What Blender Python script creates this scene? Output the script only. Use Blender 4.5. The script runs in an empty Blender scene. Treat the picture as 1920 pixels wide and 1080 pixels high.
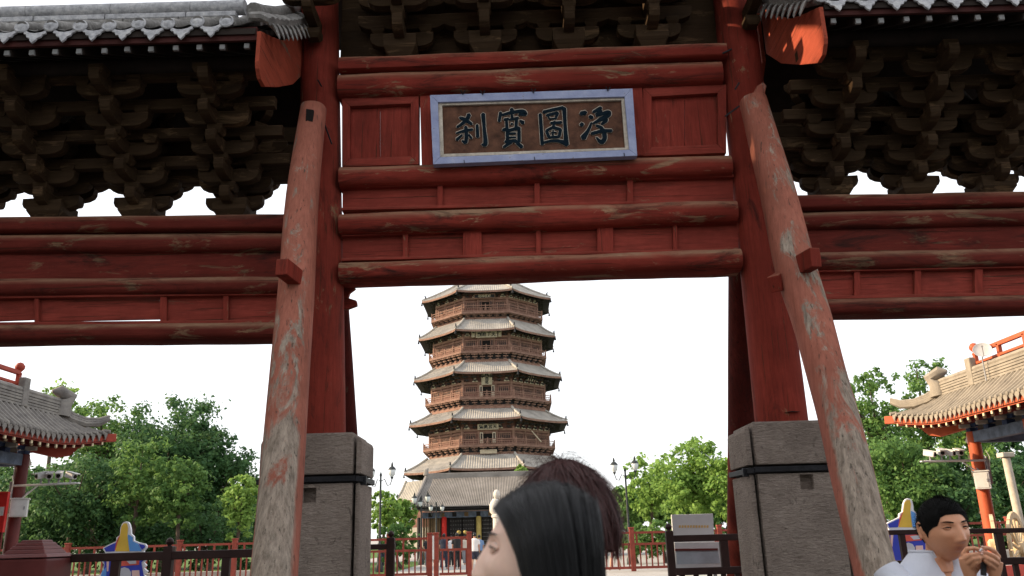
import bpy, bmesh, math, random
import numpy as np
from mathutils import Vector, Matrix, noise
R = math.radians
random.seed(7)
S = bpy.context.scene
COL = S.collection
# ------------------------------------------------------------------ camera
FPX, PITCH, ROLL, CAM = 1550.0, R(16.7), R(1.6), Vector((0, 0, 1.5))
FW = Vector((0, math.cos(PITCH), math.sin(PITCH)))
UP0 = Vector((0, -math.sin(PITCH), math.cos(PITCH)))
RT0 = Vector((1, 0, 0))
RT = RT0 * math.cos(ROLL) - UP0 * math.sin(ROLL)
UP = UP0 * math.cos(ROLL) + RT0 * math.sin(ROLL)
cd = bpy.data.cameras.new('camera'); cam = bpy.data.objects.new('camera', cd); COL.objects.link(cam)
cam.matrix_world = Matrix(((RT.x, UP.x, -FW.x, CAM.x), (RT.y, UP.y, -FW.y, CAM.y), (RT.z, UP.z, -FW.z, CAM.z), (0, 0, 0, 1)))
cd.sensor_width = 36; cd.lens = 36 * FPX / 1920; cd.clip_start = 0.05; cd.clip_end = 3000
cd.dof.use_dof = True; cd.dof.focus_distance = 10.5; cd.dof.aperture_fstop = 5.6
S.camera = cam
# ------------------------------------------------------------------ light
SUN_AZ, SUN_EL = Vector((-0.97, 0.04)).normalized(), R(24)
w = bpy.data.worlds.new('World'); S.world = w; w.use_nodes = True
nt = w.node_tree; nt.nodes.clear()
sky = nt.nodes.new('ShaderNodeTexSky'); sky.sky_type = 'NISHITA'; sky.sun_disc = False
sky.sun_elevation = SUN_EL; sky.sun_rotation = math.atan2(SUN_AZ.x, SUN_AZ.y)
sky.air_density = 1.0; sky.dust_density = 6.0; sky.ozone_density = 1.0; sky.altitude = 1000
bg = nt.nodes.new('ShaderNodeBackground'); bg.inputs[1].default_value = 0.13
wo = nt.nodes.new('ShaderNodeOutputWorld')
hz = nt.nodes.new('ShaderNodeMix'); hz.data_type = 'RGBA'; hz.inputs[0].default_value = .8; hz.inputs[7].default_value = (5.3, 5.3, 5.35, 1)   # thick bright haze veils the blue
nt.links.new(sky.outputs[0], hz.inputs[6]); nt.links.new(hz.outputs[2], bg.inputs[0]); nt.links.new(bg.outputs[0], wo.inputs[0])
sl = bpy.data.lights.new('sun', 'SUN'); sl.energy = 3.6; sl.angle = R(0.6); sl.color = (1.0, 0.78, 0.52)
so = bpy.data.objects.new('sun', sl); COL.objects.link(so)
sd = Vector((SUN_AZ.x * math.cos(SUN_EL), SUN_AZ.y * math.cos(SUN_EL), math.sin(SUN_EL)))
so.rotation_euler = sd.to_track_quat('Z', 'Y').to_euler(); so.location = (-60, 20, 60)
vs = S.view_settings; vs.view_transform = 'Standard'; vs.look = 'None'; vs.exposure = 1.2; vs.gamma = 1; vs.use_curve_mapping = False
S.render.engine = 'CYCLES'; S.cycles.use_denoising = True; S.cycles.max_bounces = 6
S.cycles.transparent_max_bounces = 8

# ------------------------------------------------------------------ pixel rays (photo pixels 1920x1080)
def ray(x, y): return FW + RT * ((x - 960) / FPX) + UP * ((540 - y) / FPX)
def onY(x, y, Y): d = ray(x, y); return CAM + d * (Y / d.y)
def onX(x, y, X): d = ray(x, y); return CAM + d * (X / d.x)
def onZ(x, y, Z): d = ray(x, y); return CAM + d * ((Z - 1.5) / d.z)
def pxm(P): return FPX / (Vector(P) - CAM).dot(FW)      # photo pixels per metre there
D0 = 9.2

# ------------------------------------------------------------------ materials
MATS = {}
def NT(name):
    m = bpy.data.materials.new(name); m.use_nodes = True
    t = m.node_tree; b = t.nodes['Principled BSDF']
    return m, t, b
def nd(t, ty, **k):
    n = t.nodes.new(ty)
    for a, v in k.items(): setattr(n, a, v)
    return n
def pos(t, scale=(1, 1, 1), rot=(0, 0, 0), obj=False):
    g = nd(t, 'ShaderNodeTexCoord').outputs['Object'] if obj else nd(t, 'ShaderNodeNewGeometry').outputs['Position']
    mp = nd(t, 'ShaderNodeMapping'); mp.inputs['Scale'].default_value = scale; mp.inputs['Rotation'].default_value = rot
    t.links.new(g, mp.inputs[0]); return mp.outputs[0]
def noi(t, vec, scale, detail=4, rough=.6, dist=0):
    n = nd(t, 'ShaderNodeTexNoise'); n.inputs['Scale'].default_value = scale; n.inputs['Detail'].default_value = detail
    n.inputs['Roughness'].default_value = rough; n.inputs['Distortion'].default_value = dist
    t.links.new(vec, n.inputs['Vector']); return n.outputs[0]
def ramp(t, fac, stops):
    r = nd(t, 'ShaderNodeValToRGB'); e = r.color_ramp.elements
    while len(e) < len(stops): e.new(.5)
    for q, (p_, c) in zip(e, stops):
        q.position = p_; q.color = (c, c, c, 1) if isinstance(c, (int, float)) else (*c, 1)
    t.links.new(fac, r.inputs[0]); return r.outputs[0]
def mixc(t, f, a, b, mode='MIX'):
    m = nd(t, 'ShaderNodeMix', data_type='RGBA', blend_type=mode)
    for s, v in ((0, f), (6, a), (7, b)):
        if isinstance(v, (int, float)): m.inputs[s].default_value = v
        elif isinstance(v, (tuple, list)): m.inputs[s].default_value = (*v, 1)
        else: t.links.new(v, m.inputs[s])
    return m.outputs[2]
def math_(t, op, a, b=0.0):
    m = nd(t, 'ShaderNodeMath', operation=op)
    for s, v in ((0, a), (1, b)):
        if isinstance(v, (int, float)): m.inputs[s].default_value = v
        else: t.links.new(v, m.inputs[s])
    return m.outputs[0]
def bump(t, b, h, strength=.4, dist=.01):
    n = nd(t, 'ShaderNodeBump'); n.inputs['Strength'].default_value = strength; n.inputs['Distance'].default_value = dist
    t.links.new(h, n.inputs['Height']); t.links.new(n.outputs[0], b.inputs['Normal'])
def simple(name, col, rough=.7, var=.25, scale=6, bumps=.15, metal=0, bdist=.005, spec=.2):
    """plain colour with mottling and fine relief"""
    if name in MATS: return MATS[name]
    m, t, b = NT(name); v = pos(t)
    n = noi(t, v, scale, 6, .65)
    d = tuple(c * (1 - var) for c in col); l = tuple(min(1, c * (1 + var)) for c in col)
    t.links.new(ramp(t, n, [(.3, d), (.7, l)]), b.inputs['Base Color'])
    b.inputs['Roughness'].default_value = rough; b.inputs['Metallic'].default_value = metal
    b.inputs['Specular IOR Level'].default_value = spec
    if bumps: bump(t, b, noi(t, v, scale * 8, 4), bumps, bdist)
    MATS[name] = m; return m
def paint(name, red, wood, axis='x', wear=.5, soot=.5, dust=.6, zmix=None, rough=.8):
    """old paint on timber: grain along an axis, flaked patches of bare wood, soot stains, dust settled on top edges"""
    m, t, b = NT(name)
    st = {'x': (.55, 7, 7), 'z': (7, 7, .55), 'y': (7, .55, 7)}[axis]
    g = pos(t, st); v = pos(t)
    fine = noi(t, g, 5, 8, .7, .4); big = noi(t, v, 1.3, 6, .65); mid = noi(t, pos(t, tuple(.5 + .25 * s for s in st)), 2.2, 7, .7, .6)
    c = mixc(t, ramp(t, fine, [(.3, 0.), (.75, 1.)]), tuple(k * .62 for k in red), tuple(min(1, k * 1.25) for k in red))
    c = mixc(t, ramp(t, big, [(.35, .75), (.65, 0.)]), c, tuple(k * .55 for k in red))
    wv = mixc(t, ramp(t, noi(t, g, 3.2, 9, .75, .3), [(.34, 0.), (.64, 1.)]), tuple(k * .42 for k in wood), tuple(k * 1.4 for k in wood))
    th = .66 - .16 * wear
    fl = ramp(t, mid, [(th, 0.), (th + .06, 1.)])
    if zmix:                                            # bare wood below a ragged line
        sep = nd(t, 'ShaderNodeSeparateXYZ'); t.links.new(v, sep.inputs[0])
        zz = math_(t, 'SUBTRACT', zmix[0], sep.outputs[2]); zz = math_(t, 'DIVIDE', zz, zmix[1])
        nn = math_(t, 'MULTIPLY', math_(t, 'SUBTRACT', mid, .5), 3.0)
        zz = math_(t, 'ADD', zz, nn); zz = ramp(t, zz, [(.35, 0.), (.62, 1.)])
        sx = nd(t, 'ShaderNodeSeparateXYZ'); t.links.new(nd(t, 'ShaderNodeNewGeometry').outputs['Normal'], sx.inputs[0])      # paint survives on the sheltered flanks
        fk = ramp(t, math_(t, 'ADD', math_(t, 'ABSOLUTE', sx.outputs[0]), math_(t, 'MULTIPLY', math_(t, 'SUBTRACT', mid, .5), .5)), [(.80, 1.), (.92, 0.)])
        fl = math_(t, 'MULTIPLY', math_(t, 'MAXIMUM', fl, zz), fk)
    c = mixc(t, fl, c, wv)
    sep2 = nd(t, 'ShaderNodeSeparateXYZ'); t.links.new(nd(t, 'ShaderNodeNewGeometry').outputs['Normal'], sep2.inputs[0])
    du = ramp(t, sep2.outputs[2], [(.02, 0.), (.45, dust)])
    du = math_(t, 'MULTIPLY', du, ramp(t, mid, [(.3, .2), (.6, 1.)]))
    c = mixc(t, du, c, (.34, .205, .13))
    sn = ramp(t, noi(t, pos(t, tuple(.35 + .3 * s for s in st)), 1.6, 7, .75, 1), [(.52, 0.), (.7, soot)])
    c = mixc(t, sn, c, (.018, .012, .010))
    b.inputs['Roughness'].default_value = rough
    b.inputs['Specular IOR Level'].default_value = .08
    crack = ramp(t, noi(t, pos(t, tuple(s * 2.2 if s > 1 else s * .45 for s in st)), 3.1, 4, .6, .15), [(.33, .0), (.38, 1.)])
    c = mixc(t, math_(t, 'ADD', math_(t, 'MULTIPLY', crack, .7), .3), tuple(k * .2 for k in wood), c); t.links.new(c, b.inputs['Base Color'])
    h = math_(t, 'ADD', math_(t, 'MULTIPLY', fine, .5), math_(t, 'MULTIPLY', crack, .8))
    h = math_(t, 'SUBTRACT', h, math_(t, 'MULTIPLY', fl, .35))
    bump(t, b, h, .6, .012)
    MATS[name] = m; return m
RED = (.27, .045, .032)
paint('red_beam', (.27, .041, .028), (.27, .15, .09), 'x', .58, .95, .8)
paint('red_column', (.25, .039, .026), (.24, .14, .08), 'z', .25, .75, .4)
paint('red_panel', (.31, .056, .040), (.24, .14, .09), 'x', .3, .35, .3)
paint('red_panel_upright', (.30, .050, .035), (.24, .14, .09), 'z', .2, .35, .3)
paint('brace_wood', (.43, .15, .105), (.30, .25, .205), 'z', .8, .12, .2, zmix=(3.5, 1.8))
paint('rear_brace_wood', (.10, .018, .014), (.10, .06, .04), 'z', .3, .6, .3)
paint('bargeboard_red', (.42, .085, .048), (.2, .12, .08), 'y', .2, .35, .3)
paint('bracket_wood', (.058, .035, .019), (.105, .064, .034), 'x', .6, .45, .4)
paint('red_beam_shaded', (.165, .029, .021), (.18, .10, .06), 'x', .55, .95, .7)  # side bay red: eave shade put into a darker base, plus soot and wear
simple('iron', (.022, .022, .025), .55, .4, 20, .3, .6)
simple('dark_slot', (.012, .010, .009), .9, .3, 8, .1)

# ------------------------------------------------------------------ mesh helpers
class MB:
    def __init__(s): s.v = []; s.f = []; s.mi = []; s.cur = 0
    def add(s, v, f):
        o = len(s.v); s.v += [tuple(p) for p in v]; s.f += [tuple(i + o for i in q) for q in f]; s.mi += [s.cur] * len(f); return s
    def box(s, c, size, rot=None):
        c = Vector(c); h = Vector(size) / 2; m = rot or Matrix.Identity(3)
        v = [c + m @ Vector((x * h.x, y * h.y, z * h.z)) for z in (-1, 1) for y in (-1, 1) for x in (-1, 1)]
        return s.add(v, [(0, 2, 3, 1), (4, 5, 7, 6), (0, 1, 5, 4), (2, 6, 7, 3), (0, 4, 6, 2), (1, 3, 7, 5)])
    def bar(s, a, b, wd, ht, up=(0, 0, 1)):
        a = Vector(a); b = Vector(b); d = (b - a); L = d.length; d.normalize(); u = Vector(up)
        x = d.cross(u).normalized(); u = x.cross(d)
        return s.box((a + b) / 2, (L, wd, ht), Matrix((d, x, u)).transposed())
    def tube(s, pts, rad, n=8, cap=True, flat=1.0, up=(0, 0, 1)):
        pts = [Vector(p) for p in pts]
        if not hasattr(rad, '__len__'): rad = [rad] * len(pts)
        o = len(s.v); vs_ = []; prev = None
        for i, p in enumerate(pts):
            d = (pts[min(i + 1, len(pts) - 1)] - pts[max(i - 1, 0)]).normalized()
            if prev is None:
                u = Vector(up); x = d.cross(u)
                if x.length < .05: x = d.cross(Vector((0, 1, 0)))
            else: x = prev - d * prev.dot(d)
            x.normalize(); prev = x; y = d.cross(x)
            for k in range(n):
                a = 2 * math.pi * k / n; vs_.append(p + (x * math.cos(a) + y * math.sin(a) * flat) * rad[i])
        f = []
        for i in range(len(pts) - 1):
            for k in range(n): f.append((i * n + k, i * n + (k + 1) % n, (i + 1) * n + (k + 1) % n, (i + 1) * n + k))
        if cap: f.append(tuple(range(n - 1, -1, -1))); f.append(tuple((len(pts) - 1) * n + k for k in range(n)))
        return s.add(vs_, f)
    def lathe(s, prof, c=(0, 0, 0), n=16, ax=None):
        c = Vector(c); m = ax or Matrix.Identity(3); v = []; f = []
        for r_, z in prof:
            for k in range(n):
                a = 2 * math.pi * k / n; v.append(c + m @ Vector((r_ * math.cos(a), r_ * math.sin(a), z)))
        for i in range(len(prof) - 1):
            for k in range(n): f.append((i * n + k, i * n + (k + 1) % n, (i + 1) * n + (k + 1) % n, (i + 1) * n + k))
        f.append(tuple(range(n - 1, -1, -1))); f.append(tuple((len(prof) - 1) * n + k for k in range(n)))
        return s.add(v, f)
    def prism(s, poly, off):
        """3-d polygon extruded by a vector"""
        p = [Vector(q) for q in poly]; o = Vector(off); n = len(p)
        v = p + [q + o for q in p]
        f = [tuple(range(n)), tuple(range(2 * n - 1, n - 1, -1))] + [((k + 1) % n, k, n + k, n + (k + 1) % n) for k in range(n)]
        return s.add(v, f)
    def pxprism(s, px, Y, t): return s.prism([onY(x, y, Y) for x, y in px], (0, t, 0))
    def grid(s, fn, nu, nv):
        o = len(s.v); v = [fn(i / nu, j / nv) for j in range(nv + 1) for i in range(nu + 1)]
        f = [(j * (nu + 1) + i, j * (nu + 1) + i + 1, (j + 1) * (nu + 1) + i + 1, (j + 1) * (nu + 1) + i) for j in range(nv) for i in range(nu)]
        return s.add(v, f)
    def sphere(s, c, r_, n=12, sc=(1, 1, 1)):
        c = Vector(c); m = n // 2; v = []
        for j in range(m + 1):
            th = math.pi * j / m
            for k in range(n):
                a = 2 * math.pi * k / n
                v.append(c + Vector((sc[0] * r_ * math.sin(th) * math.cos(a), sc[1] * r_ * math.sin(th) * math.sin(a), sc[2] * r_ * math.cos(th))))
        f = [(j * n + k, (j + 1) * n + k, (j + 1) * n + (k + 1) % n, j * n + (k + 1) % n) for j in range(m) for k in range(n)]
        return s.add(v, f)
    def mesh(s, name, smooth=False, bevel=0, mats=None, sub=0, recalc=True, rough=0):
        me = bpy.data.meshes.new(name); me.from_pydata([tuple(p) for p in s.v], [], s.f)
        bm = bmesh.new(); bm.from_mesh(me)
        if mats:
            for q, i in zip(bm.faces, s.mi): q.material_index = i
        bmesh.ops.remove_doubles(bm, verts=bm.verts, dist=1e-5)
        if recalc: bmesh.ops.recalc_face_normals(bm, faces=bm.faces)
        if bevel:
            ed = [e for e in bm.edges if len(e.link_faces) == 2 and e.calc_face_angle(0) > .6]
            bmesh.ops.bevel(bm, geom=ed, offset=bevel, segments=2, profile=.6, affect='EDGES', clamp_overlap=True)
        if smooth:
            for q in bm.faces: q.smooth = True
        bm.to_mesh(me); bm.free()
        for m in (mats or []): me.materials.append(MATS[m] if isinstance(m, str) else m)
        if smooth:
            try: me.set_sharp_from_angle(angle=R(42 if smooth is True else smooth))
            except Exception: pass
        return me
def wm(o):
    m = o.matrix_basis.copy()
    return (wm(o.parent) @ o.matrix_parent_inverse @ m) if o.parent else m
def tag(o, label=None, cat=None, group=None, kind=None):
    for k, v in (('label', label), ('category', cat), ('group', group), ('kind', kind)):
        if v: o[k] = v
    return o
def adopt(o, parent):
    if parent is not None: o.parent = parent; o.matrix_parent_inverse = wm(parent).inverted()
    return o
def ob(name, mb, mat, parent=None, smooth=False, bevel=0, loc=None, rot=None, mats=None, **k):
    me = mb.mesh(name, smooth, bevel, mats) if isinstance(mb, MB) else mb
    if mat and not me.materials: me.materials.append(MATS[mat] if isinstance(mat, str) else mat)
    o = bpy.data.objects.new(name, me); COL.objects.link(o)
    if rot is not None: o.matrix_basis = Matrix.Translation(loc or (0, 0, 0)) @ (rot.to_4x4() if isinstance(rot, Matrix) else Matrix.Rotation(rot, 4, 'Z'))
    elif loc is not None: o.location = loc
    adopt(o, parent); return tag(o, **k)
def empty(name, loc, **k):
    o = bpy.data.objects.new(name, None); COL.objects.link(o); o.location = loc; o.empty_display_size = .2
    return tag(o, **k)
def nz(p, s=1.0): return noise.noise(Vector(p) * s)
def timber(a, b, hh, hd, rnd=True, seed=0, wob=.03, nseg=18):
    """a beam from a to b: half height, half depth, round or squared, slightly bowed and worn"""
    a = Vector(a); b = Vector(b); mb = MB(); n = 18; d = (b - a).normalized()
    up = Vector((0, 0, 1)); side = d.cross(up).normalized(); up = side.cross(d)
    e = 2.0 / (3.1 if rnd else 7)
    v = []
    for i in range(nseg + 1):
        q = i / nseg; p = a.lerp(b, q)
        k = 1 + wob * nz((seed * 3.1, q * 4, 0)) * 1.5
        dz = wob * .5 * nz((seed, q * 2.5, 5)); 
        for j in range(n):
            t_ = 2 * math.pi * (j + .5) / n; c_, s_ = math.cos(t_), math.sin(t_)
            r1 = 1 + wob * nz((c_ * 1.5 + seed, s_ * 1.5, q * 9)) * .9
            x = math.copysign(abs(c_) ** e, c_) * hd * k * r1; z = math.copysign(abs(s_) ** e, s_) * hh * k * r1 + dz * hh
            v.append(p + side * x + up * z)
    f = [(i * n + j, i * n + (j + 1) % n, (i + 1) * n + (j + 1) % n, (i + 1) * n + j) for i in range(nseg) for j in range(n)]
    f += [tuple(range(n - 1, -1, -1)), tuple(nseg * n + j for j in range(n))]
    return mb.add(v, f)
# ------------------------------------------------------------------ ground
def ground_mat():
    m, t, b = NT('paving'); v = pos(t)
    br = nd(t, 'ShaderNodeTexBrick'); br.inputs['Scale'].default_value = 1.0; br.offset = .5
    for k, c in (('Color1', (.36, .345, .32, 1)), ('Color2', (.31, .295, .28, 1)), ('Mortar', (.2, .19, .175, 1))): br.inputs[k].default_value = c
    br.inputs['Mortar Size'].default_value = .008; br.inputs['Brick Width'].default_value = .9; br.inputs['Row Height'].default_value = .6
    t.links.new(v, br.inputs['Vector'])
    t.links.new(mixc(t, ramp(t, noi(t, v, .5, 6), [(.35, 0.), (.7, .35)]), br.outputs[0], (.22, .21, .195)), b.inputs['Base Color'])
    b.inputs['Roughness'].default_value = .8; bump(t, b, noi(t, v, 30, 4), .15, .004); MATS['paving'] = m
ground_mat()
m_, t_, b_ = NT('plaza_slabs'); br_ = nd(t_, 'ShaderNodeTexBrick'); v_ = pos(t_); t_.links.new(v_, br_.inputs['Vector'])  # unseen near ground, kept dark to cut light bounced onto the archway
for k_, c_ in (('Color1', (.105, .10, .095, 1)), ('Color2', (.08, .078, .074, 1)), ('Mortar', (.04, .04, .038, 1))): br_.inputs[k_].default_value = c_
br_.inputs['Scale'].default_value = 1; br_.inputs['Mortar Size'].default_value = .01; br_.inputs['Brick Width'].default_value = .6; br_.inputs['Row Height'].default_value = .3
t_.links.new(br_.outputs[0], b_.inputs['Base Color']); b_.inputs['Roughness'].default_value = .85; bump(t_, b_, noi(t_, v_, 25, 4), .2, .006); MATS['plaza_slabs'] = m_
ob('plaza', MB().add([(-60, -60, .004), (60, -60, .004), (60, 30, .004), (-60, 30, .004)], [(0, 1, 2, 3)]), 'plaza_slabs', kind='structure', label='unseen plaza slabs before the archway, made dark to cut bounce light')
ob('ground', MB().add([(-900, -200, 0), (900, -200, 0), (900, 1800, 0), (-900, 1800, 0)], [(0, 1, 2, 3)]), 'paving', kind='structure', label='pale grey stone paving of the plaza')
simple('lawn_green', (.07, .13, .025), .9, .4, 3, .6, bdist=.05)
for nm, x0, x1, y0, y1 in (('lawn', -160, -12.5, 37.5, 260), ('lawn', 12.5, 160, 36.5, 260), ('lawn', -12.4, -6, 40, 60)):
    ob(nm, MB().add([(x0, y0, .004 if x1 != -6 else .008), (x1, y0, .004 if x1 != -6 else .008), (x1, y1, .004 if x1 != -6 else .008), (x0, y1, .004 if x1 != -6 else .008)], [(0, 1, 2, 3)]), 'lawn_green', kind='structure')

# ------------------------------------------------------------------ the archway
ARCH = empty('memorial_archway', (.4, D0, 0), label='old red timber memorial archway with leaning props and stone footings', cat='archway')
def P(name, mb, mat, smooth=False, bevel=0, parent=None, **k): return ob(name, mb, mat, parent or ARCH, smooth, bevel, **k)
def beam_px(name, mat, xL, tL, bL, xR, tR, bR, hd, rnd=True, seed=0, Y=None, wob=.035):
    Y = Y if Y is not None else D0 - hd * (.75 if rnd else 1.0)
    a, a2, b, b2 = onY(xL, tL, Y), onY(xL, bL, Y), onY(xR, tR, Y), onY(xR, bR, Y)
    A = (a + a2) / 2; B = (b + b2) / 2; A.y = B.y = D0
    return P(name, timber(A, B, ((a - a2).z + (b - b2).z) / 4, hd, rnd, seed, wob), mat, smooth=True)
# columns
def column(path, radii, seed):
    mb = MB(); n = 26; N = 26; v = []
    for i in range(N + 1):
        q = i / N * (len(path) - 1); j = min(int(q), len(path) - 2); u = q - j
        p = Vector(path[j]).lerp(Vector(path[j + 1]), u); r_ = radii[j] * (1 - u) + radii[j + 1] * u
        for k in range(n):
            a = 2 * math.pi * k / n
            rr = r_ * (1 + .025 * nz((math.cos(a) + seed, math.sin(a), p.z * .6)) + .012 * nz((math.cos(a) * 4, math.sin(a) * 4 + seed, p.z * 1.5)))
            v.append(p + Vector((math.cos(a) * rr, math.sin(a) * rr, 0)))
    f = [(i * n + k, i * n + (k + 1) % n, (i + 1) * n + (k + 1) % n, (i + 1) * n + k) for i in range(N) for k in range(n)]
    f += [tuple(range(n - 1, -1, -1)), tuple(N * n + k for k in range(n))]
    return mb.add(v, f)
cl0, cl1 = onY(604, 800, D0), onY(600, 100, D0); cr0, cr1 = onY(1465, 785, D0), onY(1386, 100, D0)
def ext(a, b, z): return a + (b - a) * ((z - a.z) / (b.z - a.z))
COLS = ((cl0, cl1, .262, .238, 1), (cr0, cr1, .292, .245, 2), (Vector((-7.05, D0, 2.7)), Vector((-7.1, D0, 5)), .27, .25, 3), (Vector((7.75, D0, 2.7)), Vector((7.8, D0, 5)), .27, .25, 4))
for i, (a, b, ra, rb, sd_) in enumerate(COLS):
    top = 8.5 if i < 2 else 5.25
    P('column', column([ext(a, b, .25), ext(a, b, top)], [ra * 1.02, rb], sd_), 'red_column', smooth=True)
# small iron cramps and a dark crack at the foot of the column on the right
for (x0, y0, x1, y1) in ((1360, 218, 1390, 196), (1378, 168, 1386, 155), (596, 150, 603, 162), (563, 196, 594, 209), (606, 226, 622, 270), (1355, 100, 1372, 92)):
    P('iron_cramp', MB().bar(onY(x0, y0, 8.90), onY(x1, y1, 8.88), .016, .016), 'iron')
pc = onY(1487, 772, 8.9); P('crack', MB().lathe([(.0005, -.004), (.09, -.002), (.0005, 0.02)], (pc.x, 8.912, pc.z), 12, Matrix(((1, 0, 0), (0, .3, 0), (0, 0, .5)))), 'dark_slot')

# central bay beams
beam_px('flat_plate', 'red_beam', 634, 104, 131, 1364, 78, 102, .30, False, 1)
beam_px('lintel_beam', 'red_beam', 634, 137, 181, 1354, 111, 156, .25, True, 2)
beam_px('lintel_beam', 'red_beam', 636, 311, 350, 1372, 287, 329, .24, True, 3, wob=.06)
beam_px('lintel_beam', 'red_beam', 636, 397, 441, 1382, 374, 414, .24, True, 4, wob=.07)
beam_px('lintel_beam', 'red_beam', 636, 488, 529, 1390, 464, 503, .24, True, 5, wob=.06)
def lin(x, xL, yL, xR, yR): return yL + (yR - yL) * (x - xL) / (xR - xL)
YP, YF = D0 - .06, D0 - .13
def row(xL, xR, tL, bL, tR, bR, panels, posts, mat='red_panel', rail=5, drop={}):
    T = lambda x: lin(x, xL, tL, xR, tR); B = lambda x: lin(x, xL, bL, xR, bR)
    for sgn, F in ((1, T), (-1, B)):        # thin rails above and below
        P('rail', MB().pxprism([(xL, F(xL)), (xR, F(xR)), (xR, F(xR) + sgn * rail), (xL, F(xL) + sgn * rail)], YF, .16), 'red_panel', bevel=.006)
    for i, (x0, x1) in enumerate(panels):
        g0, g1 = drop.get(i, (0, 0)); e = 5 if not g0 else -g0; e2 = 5 if not g1 else -g1
        q = [(x0 - 3, T(x0) + rail - e), (x1 + 3, T(x1) + rail - (e if i % 2 else e - (4 if g0 else 0))), (x1 + 3, B(x1) - rail + (e2 if not g1 else -g1)), (x0 - 3, B(x0) - rail + (5 if not g1 else 0))]
        P('panel', MB().pxprism(q, YP + .012 * random.random(), .035), mat, bevel=.004)
    for (x0, x1) in posts:
        P('muntin', MB().pxprism([(x0, T(x0) + rail - 1), (x1, T(x1) + rail - 1), (x1, B(x1) - rail + 1), (x0, B(x0) - rail + 1)], YF + .02, .12), 'red_panel_upright', bevel=.006)
row(640, 1376, 347, 394, 326, 378, [(645, 820), (830, 1002), (1012, 1176), (1187, 1372)], [(820, 830), (1002, 1012), (1176, 1187)], drop={2: (6, 0)})
row(640, 1384, 438, 489, 411, 469, [(645, 755), (765, 868), (903, 1005), (1014, 1120), (1150, 1262), (1270, 1382)], [(755, 765), (868, 903), (1005, 1014), (1120, 1150), (1262, 1270)])
# panels either side of the plaque: framed boards
def framed(x0, x1, yt0, yt1, yb0, yb1, fw, slit=None, planks=2):
    P('frame_rail', MB().pxprism([(x0, yt0), (x1, yt1), (x1 - fw, yt1 + fw), (x0 + fw, yt0 + fw)], YF, .15), 'red_panel', bevel=.006)
    P('frame_rail', MB().pxprism([(x0 + fw, yb0 - fw), (x1 - fw, yb1 - fw), (x1, yb1), (x0, yb0)], YF, .15), 'red_panel', bevel=.006)
    P('frame_stile', MB().pxprism([(x0, yt0), (x0 + fw, yt0 + fw), (x0 + fw, yb0 - fw), (x0, yb0)], YF, .15), 'red_panel_upright', bevel=.006)
    P('frame_stile', MB().pxprism([(x1 - fw, yt1 + fw), (x1, yt1), (x1, yb1), (x1 - fw, yb1 - fw)], YF, .15), 'red_panel_upright', bevel=.006)
    a0, a1 = x0 + fw - 4, x1 - fw + 4
    for k in range(planks):
        p0 = a0 + (a1 - a0) * k / planks; p1 = a0 + (a1 - a0) * (k + 1) / planks - (.7 if k < planks - 1 else 0)
        P('panel_board', MB().pxprism([(p0, lin(p0, x0, yt0, x1, yt1) + fw - 5), (p1, lin(p1, x0, yt0, x1, yt1) + fw - 5), (p1, lin(p1, x0, yb0, x1, yb1) - fw + 5), (p0, lin(p0, x0, yb0, x1, yb1) - fw + 5)], YP, .035), 'red_panel_upright', bevel=.004)
framed(641, 785, 184, 179, 312, 308, 15)
framed(1206, 1362, 165, 158, 292, 287, 16)
P('stile', MB().pxprism([(787, 176), (808, 175), (816, 309), (790.5, 310)], YF, .15), 'red_panel_upright', bevel=.006)
P('stile', MB().pxprism([(1184, 160), (1204, 160), (1211, 291), (1192, 292)], YF, .15), 'red_panel_upright', bevel=.006)
P('panel_board', MB().pxprism([(806, 176), (1190, 160), (1196, 295), (812, 310)], YP, .04), 'red_panel_upright')

# side bays
def side_bay(xi, xo, Y):
    """xi, xo: pixel at the column and at the far end; Y: list of top/bottom rows at xi and xo"""
    beam_px('flat_plate', 'red_beam_shaded', xi, *Y[0][:2], xo, *Y[0][2:], .27, False, xi)
    for j, k in enumerate((1, 3, 5)): beam_px('lintel_beam', 'red_beam_shaded', xi, *Y[k][:2], xo, *Y[k][2:], .21, True, xi + k, wob=.05)
    t0, b0, t1, b1 = Y[2]
    P('plank_board', MB().pxprism([(xi, t0), (xo, t1), (xo, b1), (xi, b0)], D0 - .10, .12), 'red_beam_shaded')
LB = [(399, 427, 405, 434), (434, 470, 438, 477), (464, 520, 470, 528), (516, 550, 522, 556), None, (602, 635, 608, 643)]
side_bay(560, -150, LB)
row(560, -150, 546, 605, 555, 611, [(428, 540), (312, 418), (72, 300), (-60, 64)], [(418, 428), (300, 312), (64, 72)], rail=6, drop={2: (4, 3), 3: (4, 4)})
RB = [(364, 390, 353, 380), (396, 430, 383, 418), (426, 476, 412, 466), (472, 508, 458, 497), None, (560, 593, 547, 580)]
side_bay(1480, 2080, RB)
row(1480, 2080, 505, 562, 492, 550, [(1490, 1602), (1613, 1715), (1727, 1828), (1843, 1990)], [(1602, 1613), (1715, 1727), (1828, 1843)], rail=6, drop={2: (3, 0)})

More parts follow.
